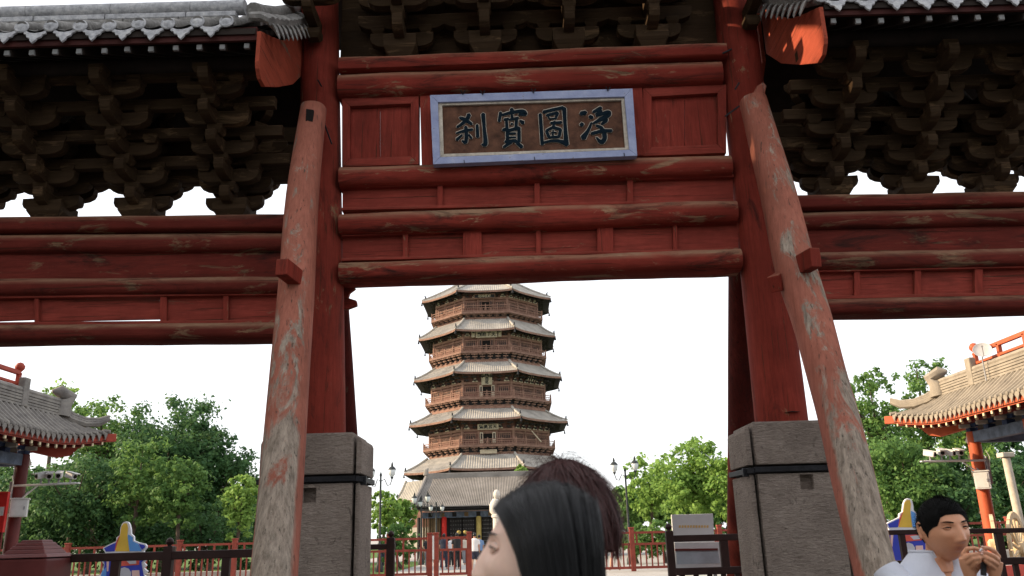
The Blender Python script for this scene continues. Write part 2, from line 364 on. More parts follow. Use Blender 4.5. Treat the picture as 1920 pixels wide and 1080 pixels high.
# stone footings
def stone_mat():
    m, t, b = NT('footing_stone'); v = pos(t)
    ln = noi(t, pos(t, (5.5, 5.5, 24)), 2.4, 6, .7, .8); big = noi(t, v, 2.2, 6, .6)
    c = mixc(t, ramp(t, ln, [(.3, 0.), (.7, 1.)]), (.23, .18, .15), (.42, .35, .30))
    c = mixc(t, ramp(t, big, [(.35, .5), (.62, 0.)]), c, (.17, .135, .115))
    c = mixc(t, ramp(t, noi(t, v, 14, 3), [(.66, 0.), (.75, .5)]), c, (.27, .23, .19))
    c = mixc(t, ramp(t, noi(t, v, 5, 5, .7, 1.2), [(.60, 0.), (.68, .75)]), c, (.11, .088, .074))
    t.links.new(c, b.inputs['Base Color']); b.inputs['Roughness'].default_value = .9; b.inputs['Specular IOR Level'].default_value = .1
    bump(t, b, math_(t, 'ADD', ln, math_(t, 'MULTIPLY', noi(t, v, 30, 4), .5)), 1.0, .035); MATS['footing_stone'] = m
stone_mat()
def slab(x0, x1, yf, yb, z0, z1, top_cut=0, side=0, seed=0):
    """a dressed stone: a subdivided block with worn, rounded arrises"""
    mb = MB()
    if top_cut:
        a, b = (x0, x1) if side > 0 else (x1, x0)
        s_ = 1 if side > 0 else -1
        poly = [(x0, yf, z0), (x1, yf, z0)] if side > 0 else [(x1, yf, z0), (x0, yf, z0)]
        poly = [(a, yf, z0), (b, yf, z0), (b, yf, z1 - top_cut), (b - s_ * top_cut * .25, yf, z1 - top_cut * .35), (b - s_ * top_cut * .7, yf, z1 - .01), (a, yf, z1)]
        mb.prism(poly, (0, yb - yf, 0))
    else: mb.box(((x0 + x1) / 2, (yf + yb) / 2, (z0 + z1) / 2), (x1 - x0, yb - yf, z1 - z0))
    return mb
def pedestal(X0, Xa, Xb, X1, zt, zb, hole, yf=8.8, yb=9.62):
    """narrow stone X0..Xa, wide stone Xa..Xb, narrow stone Xb..X1, upper and lower courses with an iron strap between"""
    g = .014
    root = P('footing_stone', slab(Xa + g, Xb - g, yf, yb, zb + .05, zt), 'footing_stone', bevel=.02)
    def C(n, mb, mat='footing_stone', bv=.02): return P(n, mb, mat, bevel=bv, parent=root)
    C('stone_block', slab(X0, Xa - g, yf + .03, yb - .05, zb + .05, zt - .04, .06, -1))
    C('stone_block', slab(Xb + g, X1, yf + .03, yb - .05, zb + .05, zt - .04, .06, 1))
    C('stone_block', slab(X0 + .006, Xa - g, yf + .035, yb - .06, 0, zb - .045))
    C('stone_block', slab(Xb + g, X1 - .006, yf + .035, yb - .06, 0, zb - .045))
    # the wide lower stone has a square socket cut into its face
    hx0, hx1, hz0, hz1 = hole; y0 = yf + .008; mb = MB(); yb2 = yb - .02; x0, x1, z0, z1 = Xa + g, Xb - g, 0, zb - .045
    v = [(x, y0, z) for z in (z0, hz0, hz1, z1) for x in (x0, hx0, hx1, x1)]
    f = [(j * 4 + i, j * 4 + i + 1, j * 4 + i + 5, j * 4 + i + 4) for j in range(3) for i in range(3) if not (i == 1 and j == 1)]
    v += [(hx0, y0 + .085, hz0), (hx1, y0 + .085, hz0), (hx1, y0 + .085, hz1), (hx0, y0 + .085, hz1)]
    f += [(16, 17, 18, 19), (5, 6, 17, 16), (6, 10, 18, 17), (10, 9, 19, 18), (9, 5, 16, 19)]
    v += [(x0, yb2, z0), (x1, yb2, z0), (x1, yb2, z1), (x0, yb2, z1)]
    f += [(0, 3, 21, 20), (12, 15, 22, 23), (0, 4, 8, 12, 23, 20), (3, 7, 11, 15, 22, 21), (20, 21, 22, 23), (0, 1, 2, 3, 21, 20)][:5]
    C('stone_block', mb.add(v, f), bv=0)
    C('stone_core', MB().box(((X0 + X1) / 2, (yf + yb) / 2, zb), (X1 - X0 - .1, yb - yf - .2, .3)), 'dark_slot', 0)
    m = MB(); hb = .055
    yy = yf - .012; zz = zb + .0
    for a, b in (((Xa - .02, yy, zz), (Xb + .02, yy, zz)), ((Xa - .02, yy, zz - .005), (X0 - .008, yy + .04, zz - .01)), ((Xb + .02, yy, zz), (X1 + .008, yy + .04, zz - .01)),
                 ((X0 - .008, yy + .03, zz - .01), (X0 - .008, yb - .04, zz)), ((X1 + .008, yy + .03, zz - .01), (X1 + .008, yb - .04, zz)), ((X0, yb + .005, zz), (X1, yb + .005, zz))):
        m.bar(a, b, .022, hb)
    C('iron_strap', m, 'iron', .004)
    C('iron_clasp', MB().box((X0 - .02 if X0 > 0 else X1 + .02, yf + .07, zb - .02), (.06, .05, .09)), 'iron', .006)
yf = 8.8
l0, la, lb, l1 = (onY(x, 860, yf).x for x in (485, 500, 664, 677)); ztl = onY(590, 812, yf).z; zbl = onY(590, 899, yf).z
h = onY(568, 915, yf), onY(592, 942, yf)
pedestal(l0, la, lb, l1, ztl, zbl, (h[0].x, h[1].x, h[1].z, h[0].z))
r0, ra_, rb_, r1 = (onY(x, 850, yf).x for x in (1401, 1414, 1568, 1584)); ztr = onY(1470, 789, yf).z; zbr = onY(1480, 879, yf).z
h = onY(1499, 889, yf), onY(1528, 917, yf)
pedestal(r0, ra_, rb_, r1, ztr, zbr, (h[0].x, h[1].x, h[1].z - .0, min(h[0].z, zbr - .06)))
for xc in (-7.05, 7.75): pedestal(xc - .6, xc - .5, xc + .5, xc + .6, 2.65, 2.15, (xc - .08, xc + .08, 1.95, 2.09))

# front props (raking shores): path traced from the head to the foot, foot drawn forward of the archway
def prop_path(pts, Yt, Yb):
    out = []; y0, y1 = pts[0][1], pts[-1][1]
    for x, y, wd in pts:
        Y = Yt + (Yb - Yt) * (y - y0) / (y1 - y0); p = onY(x, y, Y); out.append((p, wd / pxm(p) / 2))
    (pa, _), (pb, rb2) = out[-2], out[-1]
    out.append((pb + (pb - pa) * ((pb.z + .02) / (pa.z - pb.z)), rb2 * 1.02)); return out
def smooth_path(path, n):
    pts = []
    for i in range(n + 1):
        q = i / n * (len(path) - 1); j = min(int(q), len(path) - 2); u = q - j
        g = lambda k: path[max(0, min(len(path) - 1, k))]
        def cr(a, b, c, d): return .5 * ((2 * b) + (c - a) * u + (2 * a - 5 * b + 4 * c - d) * u * u + (3 * b - a - 3 * c + d) * u ** 3)
        pts.append((cr(g(j - 1)[0], g(j)[0], g(j + 1)[0], g(j + 2)[0]), cr(g(j - 1)[1], g(j)[1], g(j + 1)[1], g(j + 2)[1])))
    return pts
def prop(pts, Yt, Yb, seed):
    pp = smooth_path(prop_path(pts, Yt, Yb), 40); mb = MB(); n = 28; v = []
    for i, (p, r_) in enumerate(pp):
        d = (pp[min(i + 1, 40)][0] - pp[max(i - 1, 0)][0]).normalized(); x = Vector((1, 0, 0)); x = (x - d * x.dot(d)).normalized(); y = d.cross(x)
        for k in range(n):
            a = 2 * math.pi * k / n; c_, s_ = math.cos(a), math.sin(a)
            e = .86; px_ = math.copysign(abs(c_) ** e, c_); py_ = math.copysign(abs(s_) ** e, s_)
            rr = r_ * (1 + .03 * nz((c_ + seed, s_, p.z * .8)) + .012 * nz((c_ * 5 + seed, s_ * 5, p.z * .9)))
            v.append(p + (x * px_ + y * py_) * rr)
    N = len(pp)
    f = [(i * n + k, i * n + (k + 1) % n, (i + 1) * n + (k + 1) % n, (i + 1) * n + k) for i in range(N - 1) for k in range(n)]
    f += [tuple(range(n - 1, -1, -1)), tuple((N - 1) * n + k for k in range(n))]
    return mb.add(v, f)
PL = [(588, 204, 47), (568, 360, 59), (556, 540, 66), (544, 700, 72), (536, 800, 76), (520, 1000, 83), (514, 1080, 86)]
PR = [(1412, 190, 50), (1458, 360, 63), (1491, 500, 72), (1522, 600, 70), (1549, 700, 69), (1574, 790, 72), (1600, 900, 76), (1643, 1080, 76)]
prl = P('prop', prop(PL, 8.66, 7.42, 3), 'brace_wood', smooth=True)
prr = P('prop', prop(PR, 8.66, 7.35, 8), 'brace_wood', smooth=True)
# tenons, wedge, pegs
P('tenon', MB().pxprism([(566, 215), (572, 201), (580, 203), (578, 232), (570, 238)], 8.5, .2), 'brace_wood', bevel=.01, parent=prl)
P('mortise', MB().pxprism([(574, 204), (588, 206), (586, 228), (573, 227)], 8.452, .03), 'dark_slot', parent=prl)
P('wedge', MB().pxprism([(1412, 198), (1410, 180), (1420, 160), (1431, 153), (1438, 160), (1432, 186), (1424, 200)], 8.6, .16), 'brace_wood', bevel=.02, parent=prr)
def peg(front, Y, back, hw, hz, par):
    a = onY(*front, Y); b = onY(*back, Y + .34)
    P('peg', MB().bar(a, b, hw, hz), 'red_column', bevel=.012, parent=par)
peg((528, 500), 7.72, (556, 522), .13, .17, prl)
peg((1530, 482), 7.75, (1497, 500), .11, .2, prr); peg((1452, 533), 8.1, (1480, 515), .12, .17, prr)
# rear props
for (a, b, r_) in ((ext(cl0, cl1, 5.6) + Vector((.03, .3, 0)), Vector((-2.17, 12.0, 0)), .16), (onX(1400, 540, 3.0) + Vector((-.03, 0, 0)), Vector((3.08, 12.5, 0)), .2)):
    if r_ == .2: d_ = (a - b); a = b + d_ * (6.2 / d_.z)
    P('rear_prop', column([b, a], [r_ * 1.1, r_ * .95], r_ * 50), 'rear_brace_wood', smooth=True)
# carved bracket tip behind the column on the left
P('carved_tip', MB().pxprism([(640, 531), (662, 533), (666, 540), (655, 548), (652, 558), (668, 563), (669, 572), (650, 579), (640, 578)], 9.35, .08), 'red_beam', bevel=.01)

# ------------------------------------------------------------------ bracket sets
def arm_mesh(L, wd, ht, name='arm', both=True):
    """bracket arm along y from -L to +L (or 0..-L) with curved undersides at its ends"""
    c = min(.2, L * .5)
    half = [(-L, ht), (-L, ht * .55)] + [(-L + c * (1 - math.cos(a)), ht * .55 * (1 - math.sin(a))) for a in (.5, 1.0, 1.35)] + [(-L + c, 0)]
    poly = half + ([(-y, z) for y, z in reversed(half)] if both else [(0, 0), (0, ht)])
    return MB().prism([(-wd / 2, y, z) for y, z in poly], (wd, 0, 0)).mesh(name, bevel=.008)
def block_mesh(a, h_):
    b_ = a * .68; v = []
    for s_, z in ((b_, 0), (a, h_ * .42), (a, h_)): v += [(-s_ / 2, -s_ / 2, z), (s_ / 2, -s_ / 2, z), (s_ / 2, s_ / 2, z), (-s_ / 2, s_ / 2, z)]
    f = [(0, 3, 2, 1), (8, 9, 10, 11)] + [(l * 4 + k, l * 4 + (k + 1) % 4, l * 4 + 4 + (k + 1) % 4, l * 4 + 4 + k) for l in range(2) for k in range(4)]
    return MB().add(v, f).mesh('bearing_block', bevel=.006)
Z0, DZ, DY, AW, AH = .16, .235, .255, .115, .165
CAPM = block_mesh(.40, .235); BLK = block_mesh(.165, .105)
FWD = [arm_mesh(DY * (k + 1) + .1, AW, AH) for k in range(5)]
TRV = arm_mesh(.36, AW, AH); WAL = [arm_mesh(.34 + .09 * k, AW * .9, AH) for k in range(4)]
OBL = [arm_mesh(.2 + .16 * k, AW * .85, AH * .95) for k in range(4)]
for m in [CAPM, BLK, TRV] + FWD + WAL + OBL: m.materials.append(MATS['bracket_wood'])
RZ90 = Matrix.Rotation(math.pi / 2, 3, 'Z')
def bracket_set(base, levels=5, rear=True, sy=0):
    base = Vector(base)
    root = P('bracket_set', CAPM, None, loc=base)
    jr = random.Random(int(base.x * 1000)); lean = Matrix.Rotation(jr.uniform(-.03, .03), 3, 'Z')
    def put(n, me, off, rot=None):
        rr = rot if isinstance(rot, Matrix) else Matrix.Rotation(rot or 0, 3, 'Z'); tw = Matrix.Rotation(jr.gauss(0, .02), 3, 'Z') @ Matrix.Rotation(jr.gauss(0, .015), 3, 'Y')
        return ob(n, me, None, root, loc=base + lean @ Vector(off) + Vector((jr.gauss(0, .006), jr.gauss(0, .008), jr.gauss(0, .004))), rot=lean @ tw @ rr)
    rearm = MB()
    for k in range(levels):
        z = Z0 + k * DZ
        put('arm', FWD[k], (0, 0, z))
        yk = -DY * (k + 1)
        if k < levels - 1:
            put('transverse_arm', TRV, (0, yk, z + DZ), RZ90)
            for xo in (-.29, .29): put('bearing_block', BLK, (xo, yk, z + DZ + AH - .03))
            if rear:
                put('transverse_arm', TRV, (0, -yk, z + DZ), RZ90)
        put('bearing_block', BLK, (0, yk, z + AH - .035))
        if k < 4: put('wall_arm', WAL[k], (0, 0, z), RZ90)
        if 0 < k < 5:
            for s_ in (-1, 1): put('oblique_arm', OBL[k - 1], (0, 0, z + .02), Matrix.Rotation(s_ * R(45), 3, 'Z'))
            for s_ in (-1, 1):
                q = (.2 + .16 * (k - 1)) * .62; put('bearing_block', BLK, (s_ * q, -q, z + AH - .02), R(45))
    return root
for x in (-95, 72, 245, 424): bracket_set(onY(x, lin(x, 560, 399, -150, 405), D0 - .27) + Vector((0, .27, -.01)))
for x in (1575, 1733, 1885, 2040): bracket_set(onY(x, lin(x, 1480, 364, 2080, 353), D0 - .27) + Vector((0, .27, -.01)))
CCAP = block_mesh(.40, .27); CF1 = arm_mesh(.44, .13, .2); CF2 = arm_mesh(.74, .13, .2); CT = arm_mesh(.37, .14, .19); CW1 = arm_mesh(.40, .12, .2); CW2 = arm_mesh(.56, .12, .2)
for m in (CCAP, CF1, CF2, CT, CW1, CW2): m.materials.append(MATS['bracket_wood'])
def central_set(base):
    base = Vector(base); root = P('bracket_set', CCAP, None, loc=base)
    def put(n, me, off, rot=None): return ob(n, me, None, root, loc=base + Vector(off), rot=rot)
    put('arm', CF1, (0, 0, .2)); put('bearing_block', BLK, (0, -.37, .39)); put('transverse_arm', CT, (0, -.37, .50), RZ90); put('transverse_arm', CT, (0, .37, .50), RZ90)
    put('arm', CF2, (0, 0, .50)); put('wall_arm', CW1, (0, .04, .2), RZ90); put('wall_arm', CW2, (0, .04, .46), RZ90)
    for xo in (-.3, .3): put('bearing_block', BLK, (xo, -.37, .67)); put('bearing_block', BLK, (xo, .04, .39))
    put('bearing_block', BLK, (0, -.66, .69)); put('transverse_arm', CT, (0, -.66, .79), RZ90); put('wall_arm', CW2, (0, .04, .78), RZ90); put('arm', CF2, (0, -.25, .79))
for x in (749, 910, 1068, 1225): central_set(onY(x, lin(x, 634, 104, 1364, 78), D0 - .3) + Vector((0, .19, .005)))
for x, y in ((586, 62), (1412, 38)):      # short sets springing from the column heads
    b = onY(x, y, 8.75); root = P('bracket_set', CAPM, None, loc=(b.x, 8.82, b.z - .05), rot=Matrix.Diagonal((.45, .45, .5)))
    ob('arm', FWD[1], None, root, loc=(b.x, 9.0, b.z + .1)); ob('transverse_arm', TRV, None, root, loc=(b.x, 8.58, b.z + .3), rot=RZ90)
# boards behind the central brackets, tie pieces through the side brackets
P('infill_board', MB().box((.33, D0 + .12, 8.2), (4.9, .05, 1.9)), 'bracket_wood')
for xs, xe, zb in ((-7.2, onY(531, 265, 8.5).x, 5.20), (onY(1474, 235, 8.45).x, 7.9, 5.22)):
    for k in range(1, 5):
        for sg in (-1, 1):
            P('tie_piece', MB().box(((xs + xe) / 2 + .03 * k * (1 if xs > 0 else -1), sg * DY * k + D0, zb + Z0 + k * DZ + AH + .09), (xe - xs, .10, .13)), 'bracket_wood', bevel=.008)
    for k in range(3): P('tie_piece', MB().box(((xs + xe) / 2, D0, zb + .62 + k * DZ), (xe - xs, .09, .2)), 'bracket_wood')

# ------------------------------------------------------------------ side roofs
def tile_mat():
    m, t, b = NT('grey_tile'); v = pos(t)
    c = ramp(t, noi(t, v, 3.5, 7, .7), [(.28, (.07, .066, .062)), (.5, (.20, .19, .18)), (.72, (.34, .32, .30))])
    c = mixc(t, ramp(t, noi(t, v, 22, 4), [(.55, 0.), (.7, .6)]), c, (.45, .44, .42))
    t.links.new(c, b.inputs['Base Color']); b.inputs['Roughness'].default_value = .85; bump(t, b, noi(t, v, 35, 5), .5, .01); MATS['grey_tile'] = m
    m, t, b = NT('pale_tile'); v = pos(t)
    c = ramp(t, noi(t, v, 16, 6, .7), [(.25, (.17, .17, .18)), (.5, (.40, .40, .42)), (.75, (.62, .61, .60))])
    t.links.new(c, b.inputs['Base Color']); b.inputs['Roughness'].default_value = .8; bump(t, b, noi(t, v, 40, 5), .7, .01); MATS['pale_tile'] = m
tile_mat()
simple('rafter_end', (.24, .24, .24), .8, .3, 12, .2); simple('dark_red', (.13, .022, .018), .7, .3, 5, .2)
simple('fascia_dark', (.05, .013, .011), .8, .3, 5, .2); simple('roof_deck', (.024, .017, .014), .85, .3, 5, .2)
SLO = [(0, 0), (.35, .21), (.8, .51), (1.25, .85), (1.7, 1.25)]
def slo(d):
    for (a, za), (b, zb) in zip(SLO, SLO[1:]):
        if d <= b: return za + (zb - za) * (d - a) / (b - a)
    return SLO[-1][1]
DISC = MB().lathe([(.076, 0), (.078, .012), (.066, .022), (.060, .016), (.045, .016), (.03, .026), (.0005, .03)], (0, 0, 0), 14, Matrix.Rotation(R(90), 3, 'X')).mesh('tile_end', smooth=True)
dp = [(-.115, .03), (-.118, -.02), (-.085, -.035), (-.075, -.07), (-.04, -.085), (-.028, -.12), (0, -.155), (.028, -.12), (.04, -.085), (.075, -.07), (.085, -.035), (.118, -.02), (.115, .03), (.06, -.005), (0, -.016), (-.06, -.005)]
DRIP = MB().prism([(x, 0, z) for x, z in dp], (0, .022, 0)).mesh('drip_tile', bevel=.004)
COV = MB().tube([(0, d, slo(d)) for d in (0, .35, .8, 1.25, 1.7)], .073, 10).mesh('cover_tile', smooth=True)
for m, k in ((DISC, 'pale_tile'), (DRIP, 'pale_tile'), (COV, 'grey_tile')): m.materials.append(MATS[k])
def side_roof(Xg, Xo, ze, sgn, yfr=7.5, firstpx=None):
    """Xg gable next to the central bay, Xo far end; sgn +1 when the far end lies at +X"""
    deck = MB(); prof = [(yfr + d + .02, ze + z - .075) for d, z in SLO] + [(2 * D0 - yfr - d - .02, ze + z - .075) for d, z in reversed(SLO[:-1])]
    poly = prof + [(y, z - .07) for y, z in reversed(prof)]
    deck.prism([(Xg + sgn * .06, y, z) for y, z in poly], (Xo - Xg, 0, 0))
    root = P('side_roof', deck, 'roof_deck')
    def C(n, mb, mat, **k): return P(n, mb, mat, parent=root, **k)
    n = int(abs(Xo - Xg) / .308); x = Xg + sgn * (.33 if firstpx is None else abs(firstpx - Xg))
    for i in range(n):
        xx = x + sgn * i * .308; jz = random.uniform(-.012, .012)
        o = ob('cover_tile', COV, None, root, loc=(xx, yfr + .02, ze + jz))
        ob('cover_tile', COV, None, root, loc=(xx, 2 * D0 - yfr, ze), rot=Matrix.Rotation(math.pi, 3, 'Z'))
        ob('tile_end', DISC, None, root, loc=(xx, yfr + .01, ze + jz), rot=Matrix.Rotation(random.uniform(-.1, .1), 3, 'Y') @ Matrix.Rotation(R(-8), 3, 'X'))
        ob('drip_tile', DRIP, None, root, loc=(xx + sgn * .154, yfr - .005, ze - .06 + random.uniform(-.012, .012)), rot=Matrix.Rotation(random.uniform(-.09, .09), 3, 'Y') @ Matrix.Rotation(R(-12), 3, 'X'))
    # pan tiles between the covers (one swept sheet)
    C('pan_tiles', MB().grid(lambda u, v_: Vector((Xg + sgn * .1 + (Xo - Xg - sgn * .1) * u, yfr + 1.7 * v_, ze + slo(1.7 * v_) - .035 + .02 * math.cos((Xo - Xg) * u / .308 * 6.283))), 120, 8), 'grey_tile', kind='stuff')
    C('eave_fascia', MB().box(((Xg + Xo) / 2, yfr + .06, ze - .125), (abs(Xo - Xg) - .1, .035, .16)), 'fascia_dark')
    for i in range(int(abs(Xo - Xg) / .252)):
        xx = Xg + sgn * (.16 + .252 * i)
        C('rafter', MB().bar((xx, yfr + .10, ze - .245 + .0), (xx, D0 - .1, ze + .62), .068, .068), 'roof_deck')
        C('rafter_end', MB().box((xx + random.uniform(-.01, .01), yfr + .095, ze - .25 + random.uniform(-.008, .008)), (.055, .03, .058)), 'rafter_end', bevel=.005)
    C('eave_purlin', MB().tube([(Xg + sgn * .05, yfr + .62, ze - .12), (Xo, yfr + .62, ze - .12)], .09, 12), 'roof_deck', smooth=True)
    # low ridge of long tiles a little way up the slope
    d = .42
    for lvl in range(3):
        xx = Xg + sgn * (.42 if lvl < 2 else .34); 
        while abs(xx) < abs(Xo):
            L = random.uniform(.55, .95)
            if lvl < 2: C('ridge_tile', MB().box((xx + sgn * L / 2, yfr + d + .04, ze + slo(d) + .05 + lvl * .075), (L - .01, .16 - .02 * lvl, .066)), 'pale_tile' if lvl else 'grey_tile', bevel=.012)
            else: C('ridge_tile', MB().tube([(xx, yfr + d + .04, ze + slo(d) + .24), (xx + sgn * (L - .006), yfr + d + .04, ze + slo(d) + .24)], .085, 12), 'pale_tile', smooth=True)
            xx += sgn * L
    # gable: sloping ridge, row of side tiles and bargeboard
    C('sloping_ridge', MB().tube([(Xg + sgn * .12, yfr + q, ze + slo(q) + .14) for q in (.1, .35, .8, 1.25, 1.7)], .085, 10), 'grey_tile', smooth=True)
    C('sloping_ridge', MB().bar((Xg + sgn * .12, yfr + .12, ze + .10), (Xg + sgn * .12, yfr + 1.7, ze + 1.33), .13, .14), 'grey_tile', bevel=.01)
    for i in range(9):
        q = .06 + i * .165; yy = yfr + q; zz = ze + slo(q) + .03; lean = .10 - .012 * i
        C('side_tile', MB().tube([(Xg + sgn * .14, yy + .03, zz + .05), (Xg, yy, zz + .02), (Xg - sgn * .10, yy - .02, zz - .05)], [.05, .056, .05], 8), 'grey_tile', smooth=True)
        t0 = Vector((Xg - sgn * .05, yy + .06, zz - .02))
        C('side_drip', MB().tube([t0, t0 + Vector((-sgn * .07, 0, -.07)), t0 + Vector((-sgn * .11, -.01, -.16)), t0 + Vector((-sgn * .125, -.015, -.21))], [.068, .064, .04, .008], 8, flat=.4), 'grey_tile', smooth=True)
    hb = .50
    low = [(.02, -.56), (.10, -.64), (.24, -.645), (.7, -.38), (1.25, -.02), (1.7, .4)]
    top_ = [(1.7, .4 + hb + .2), (1.25, .02 + hb + .12), (.8, -.22 + hb), (.35, -.4 + hb - .06), (0, -.13)]
    for s2 in (1, -1):
        f = (lambda q: yfr + q) if s2 == 1 else (lambda q: 2 * D0 - yfr - q)
        C('bargeboard', MB().prism([(Xg - sgn * .01, f(q), ze + z) for q, z in [(0, -.5)] + low + top_], (sgn * .045, 0, 0)), 'bargeboard_red', bevel=.006)
    return root
zl = onY(250, 42, 7.5).z; zr = onY(1700, -6, 7.5).z
side_roof(-2.56, -7.8, zl - .02, -1, 7.5, firstpx=onY(424, 45, 7.5).x)
side_roof(3.28, 8.3, zr - .02, 1, 7.42, firstpx=onY(1530, 0, 7.42).x)
# main roof over the central bay, above the picture: deck, eave and rows of tiles
mr = MB(); pr = [(6.9, 9.1), (7.7, 9.45), (8.5, 10.0), (D0, 10.8), (9.9, 10.0), (10.7, 9.45), (11.5, 9.1)]
mr.prism([(-3.2, y, z) for y, z in pr + [(y, z - .12) for y, z in reversed(pr)]], (7.1, 0, 0))
main_roof = P('main_roof', mr, 'roof_deck')
for i in range(23):
    xx = -3.1 + .308 * i; P('cover_tile', MB().tube([(xx, y, z + .05) for y, z in pr[:4]], .075, 8), 'grey_tile', smooth=True, parent=main_roof)

# ------------------------------------------------------------------ the plaque
simple('plaque_brown', (.105, .047, .028), .75, .55, 7, .5); simple('ink', (.008, .016, .024), .95, .3, 20, .1, spec=.05)
simple('cream_edge', (.52, .46, .38), .8, .3, 12, .3)
def blue_mat():
    m, t, b = NT('plaque_blue'); v = pos(t)
    c = ramp(t, noi(t, v, 4, 7, .7), [(.3, (.24, .28, .47)), (.6, (.36, .40, .58)), (.75, (.55, .56, .62))])
    c = mixc(t, ramp(t, noi(t, v, 18, 5, .8), [(.62, 0.), (.68, .8)]), c, (.20, .15, .11))
    t.links.new(c, b.inputs['Base Color']); b.inputs['Roughness'].default_value = .75; bump(t, b, noi(t, v, 25, 5), .4, .008); MATS['plaque_blue'] = m
blue_mat()
YQ = 8.9
PLQ = empty('inscribed_plaque', onY(1000, 300, YQ), label='brown name plaque with four dark characters in a pale blue frame', cat='plaque')
O_ = [(806, 178), (1186, 165.5), (1195, 292), (812, 308)]; I_ = [(821, 191.5), (1171, 181), (1180, 280.5), (825, 294.5)]; J_ = [(829, 197.5), (1165, 187.5), (1172, 276.5), (832, 288.5)]
for k in range(4):
    q = [O_[k], O_[(k + 1) % 4], I_[(k + 1) % 4], I_[k]]
    ob('frame_rail', MB().pxprism(q, YQ - .06, .10), 'plaque_blue', PLQ, bevel=.006)
    q = [I_[k], I_[(k + 1) % 4], J_[(k + 1) % 4], J_[k]]
    ob('inner_edge', MB().pxprism(q, YQ - .03, .06), 'cream_edge', PLQ, bevel=.004)
ob('board', MB().pxprism(J_, YQ, .03), 'plaque_brown', PLQ)
def brush(mb, strokes, ox, oy, Y, grow, t):
    for st in strokes:
        pts = [(a, b) for a, b, _ in st]; ws = [c for *_, c in st]; n = len(pts)
        fine = []
        for i in range((n - 1) * 6 + 1):
            q = i / 6; j = min(int(q), n - 2); u = q - j
            g = lambda k: (st[max(0, min(n - 1, k))])
            def cr(c): 
                a, b, c2, d = g(j - 1)[c], g(j)[c], g(j + 1)[c], g(j + 2)[c]
                return .5 * (2 * b + (c2 - a) * u + (2 * a - 5 * b + 4 * c2 - d) * u * u + (3 * b - a - 3 * c2 + d) * u ** 3)
            fine.append((cr(0), cr(1), max(8, cr(2) / 2) + grow))
        Lp, Rp = [], []
        for i, (x, y, w_) in enumerate(fine):
            x0, y0, _ = fine[max(0, i - 1)]; x1, y1, _ = fine[min(len(fine) - 1, i + 1)]
            dx, dy = x1 - x0, y1 - y0; l_ = math.hypot(dx, dy) or 1; dx /= l_; dy /= l_
            Lp.append((x - dy * w_, y + dx * w_)); Rp.append((x + dy * w_, y - dx * w_))
        def capend(i, s_):
            x, y, w_ = fine[i]; k = 1 if i == 0 else -2; x2, y2, _ = fine[k]
            dx, dy = (x - x2), (y - y2); l_ = math.hypot(dx, dy) or 1; return (x + dx / l_ * w_ * .75, y + dy / l_ * w_ * .75)
        c0, c1 = capend(0, 1), capend(len(fine) - 1, 1)
        loop = [c0] + Rp + [c1] + Lp[::-1]
        N = len(fine)
        V = [onY(ox + x / 12, oy + y / 12, Y - .0003 * strokes.index(st)) for x, y in Lp + Rp + [c0, c1]]
        f = [(i, i + 1, N + i + 1, N + i) for i in range(N - 1)] + [(2 * N, 0, N), (2 * N + 1, 2 * N - 1, N - 1)]
        V2 = [v + Vector((0, t, 0)) for v in V]; M = len(V)
        rim = [2 * N] + list(range(N)) + [2 * N + 1] + list(range(2 * N - 1, N - 1, -1))
        f2 = f + [(rim[i], rim[(i + 1) % len(rim)], M + rim[(i + 1) % len(rim)], M + rim[i]) for i in range(len(rim))]
        mb.add(V + V2, f2)
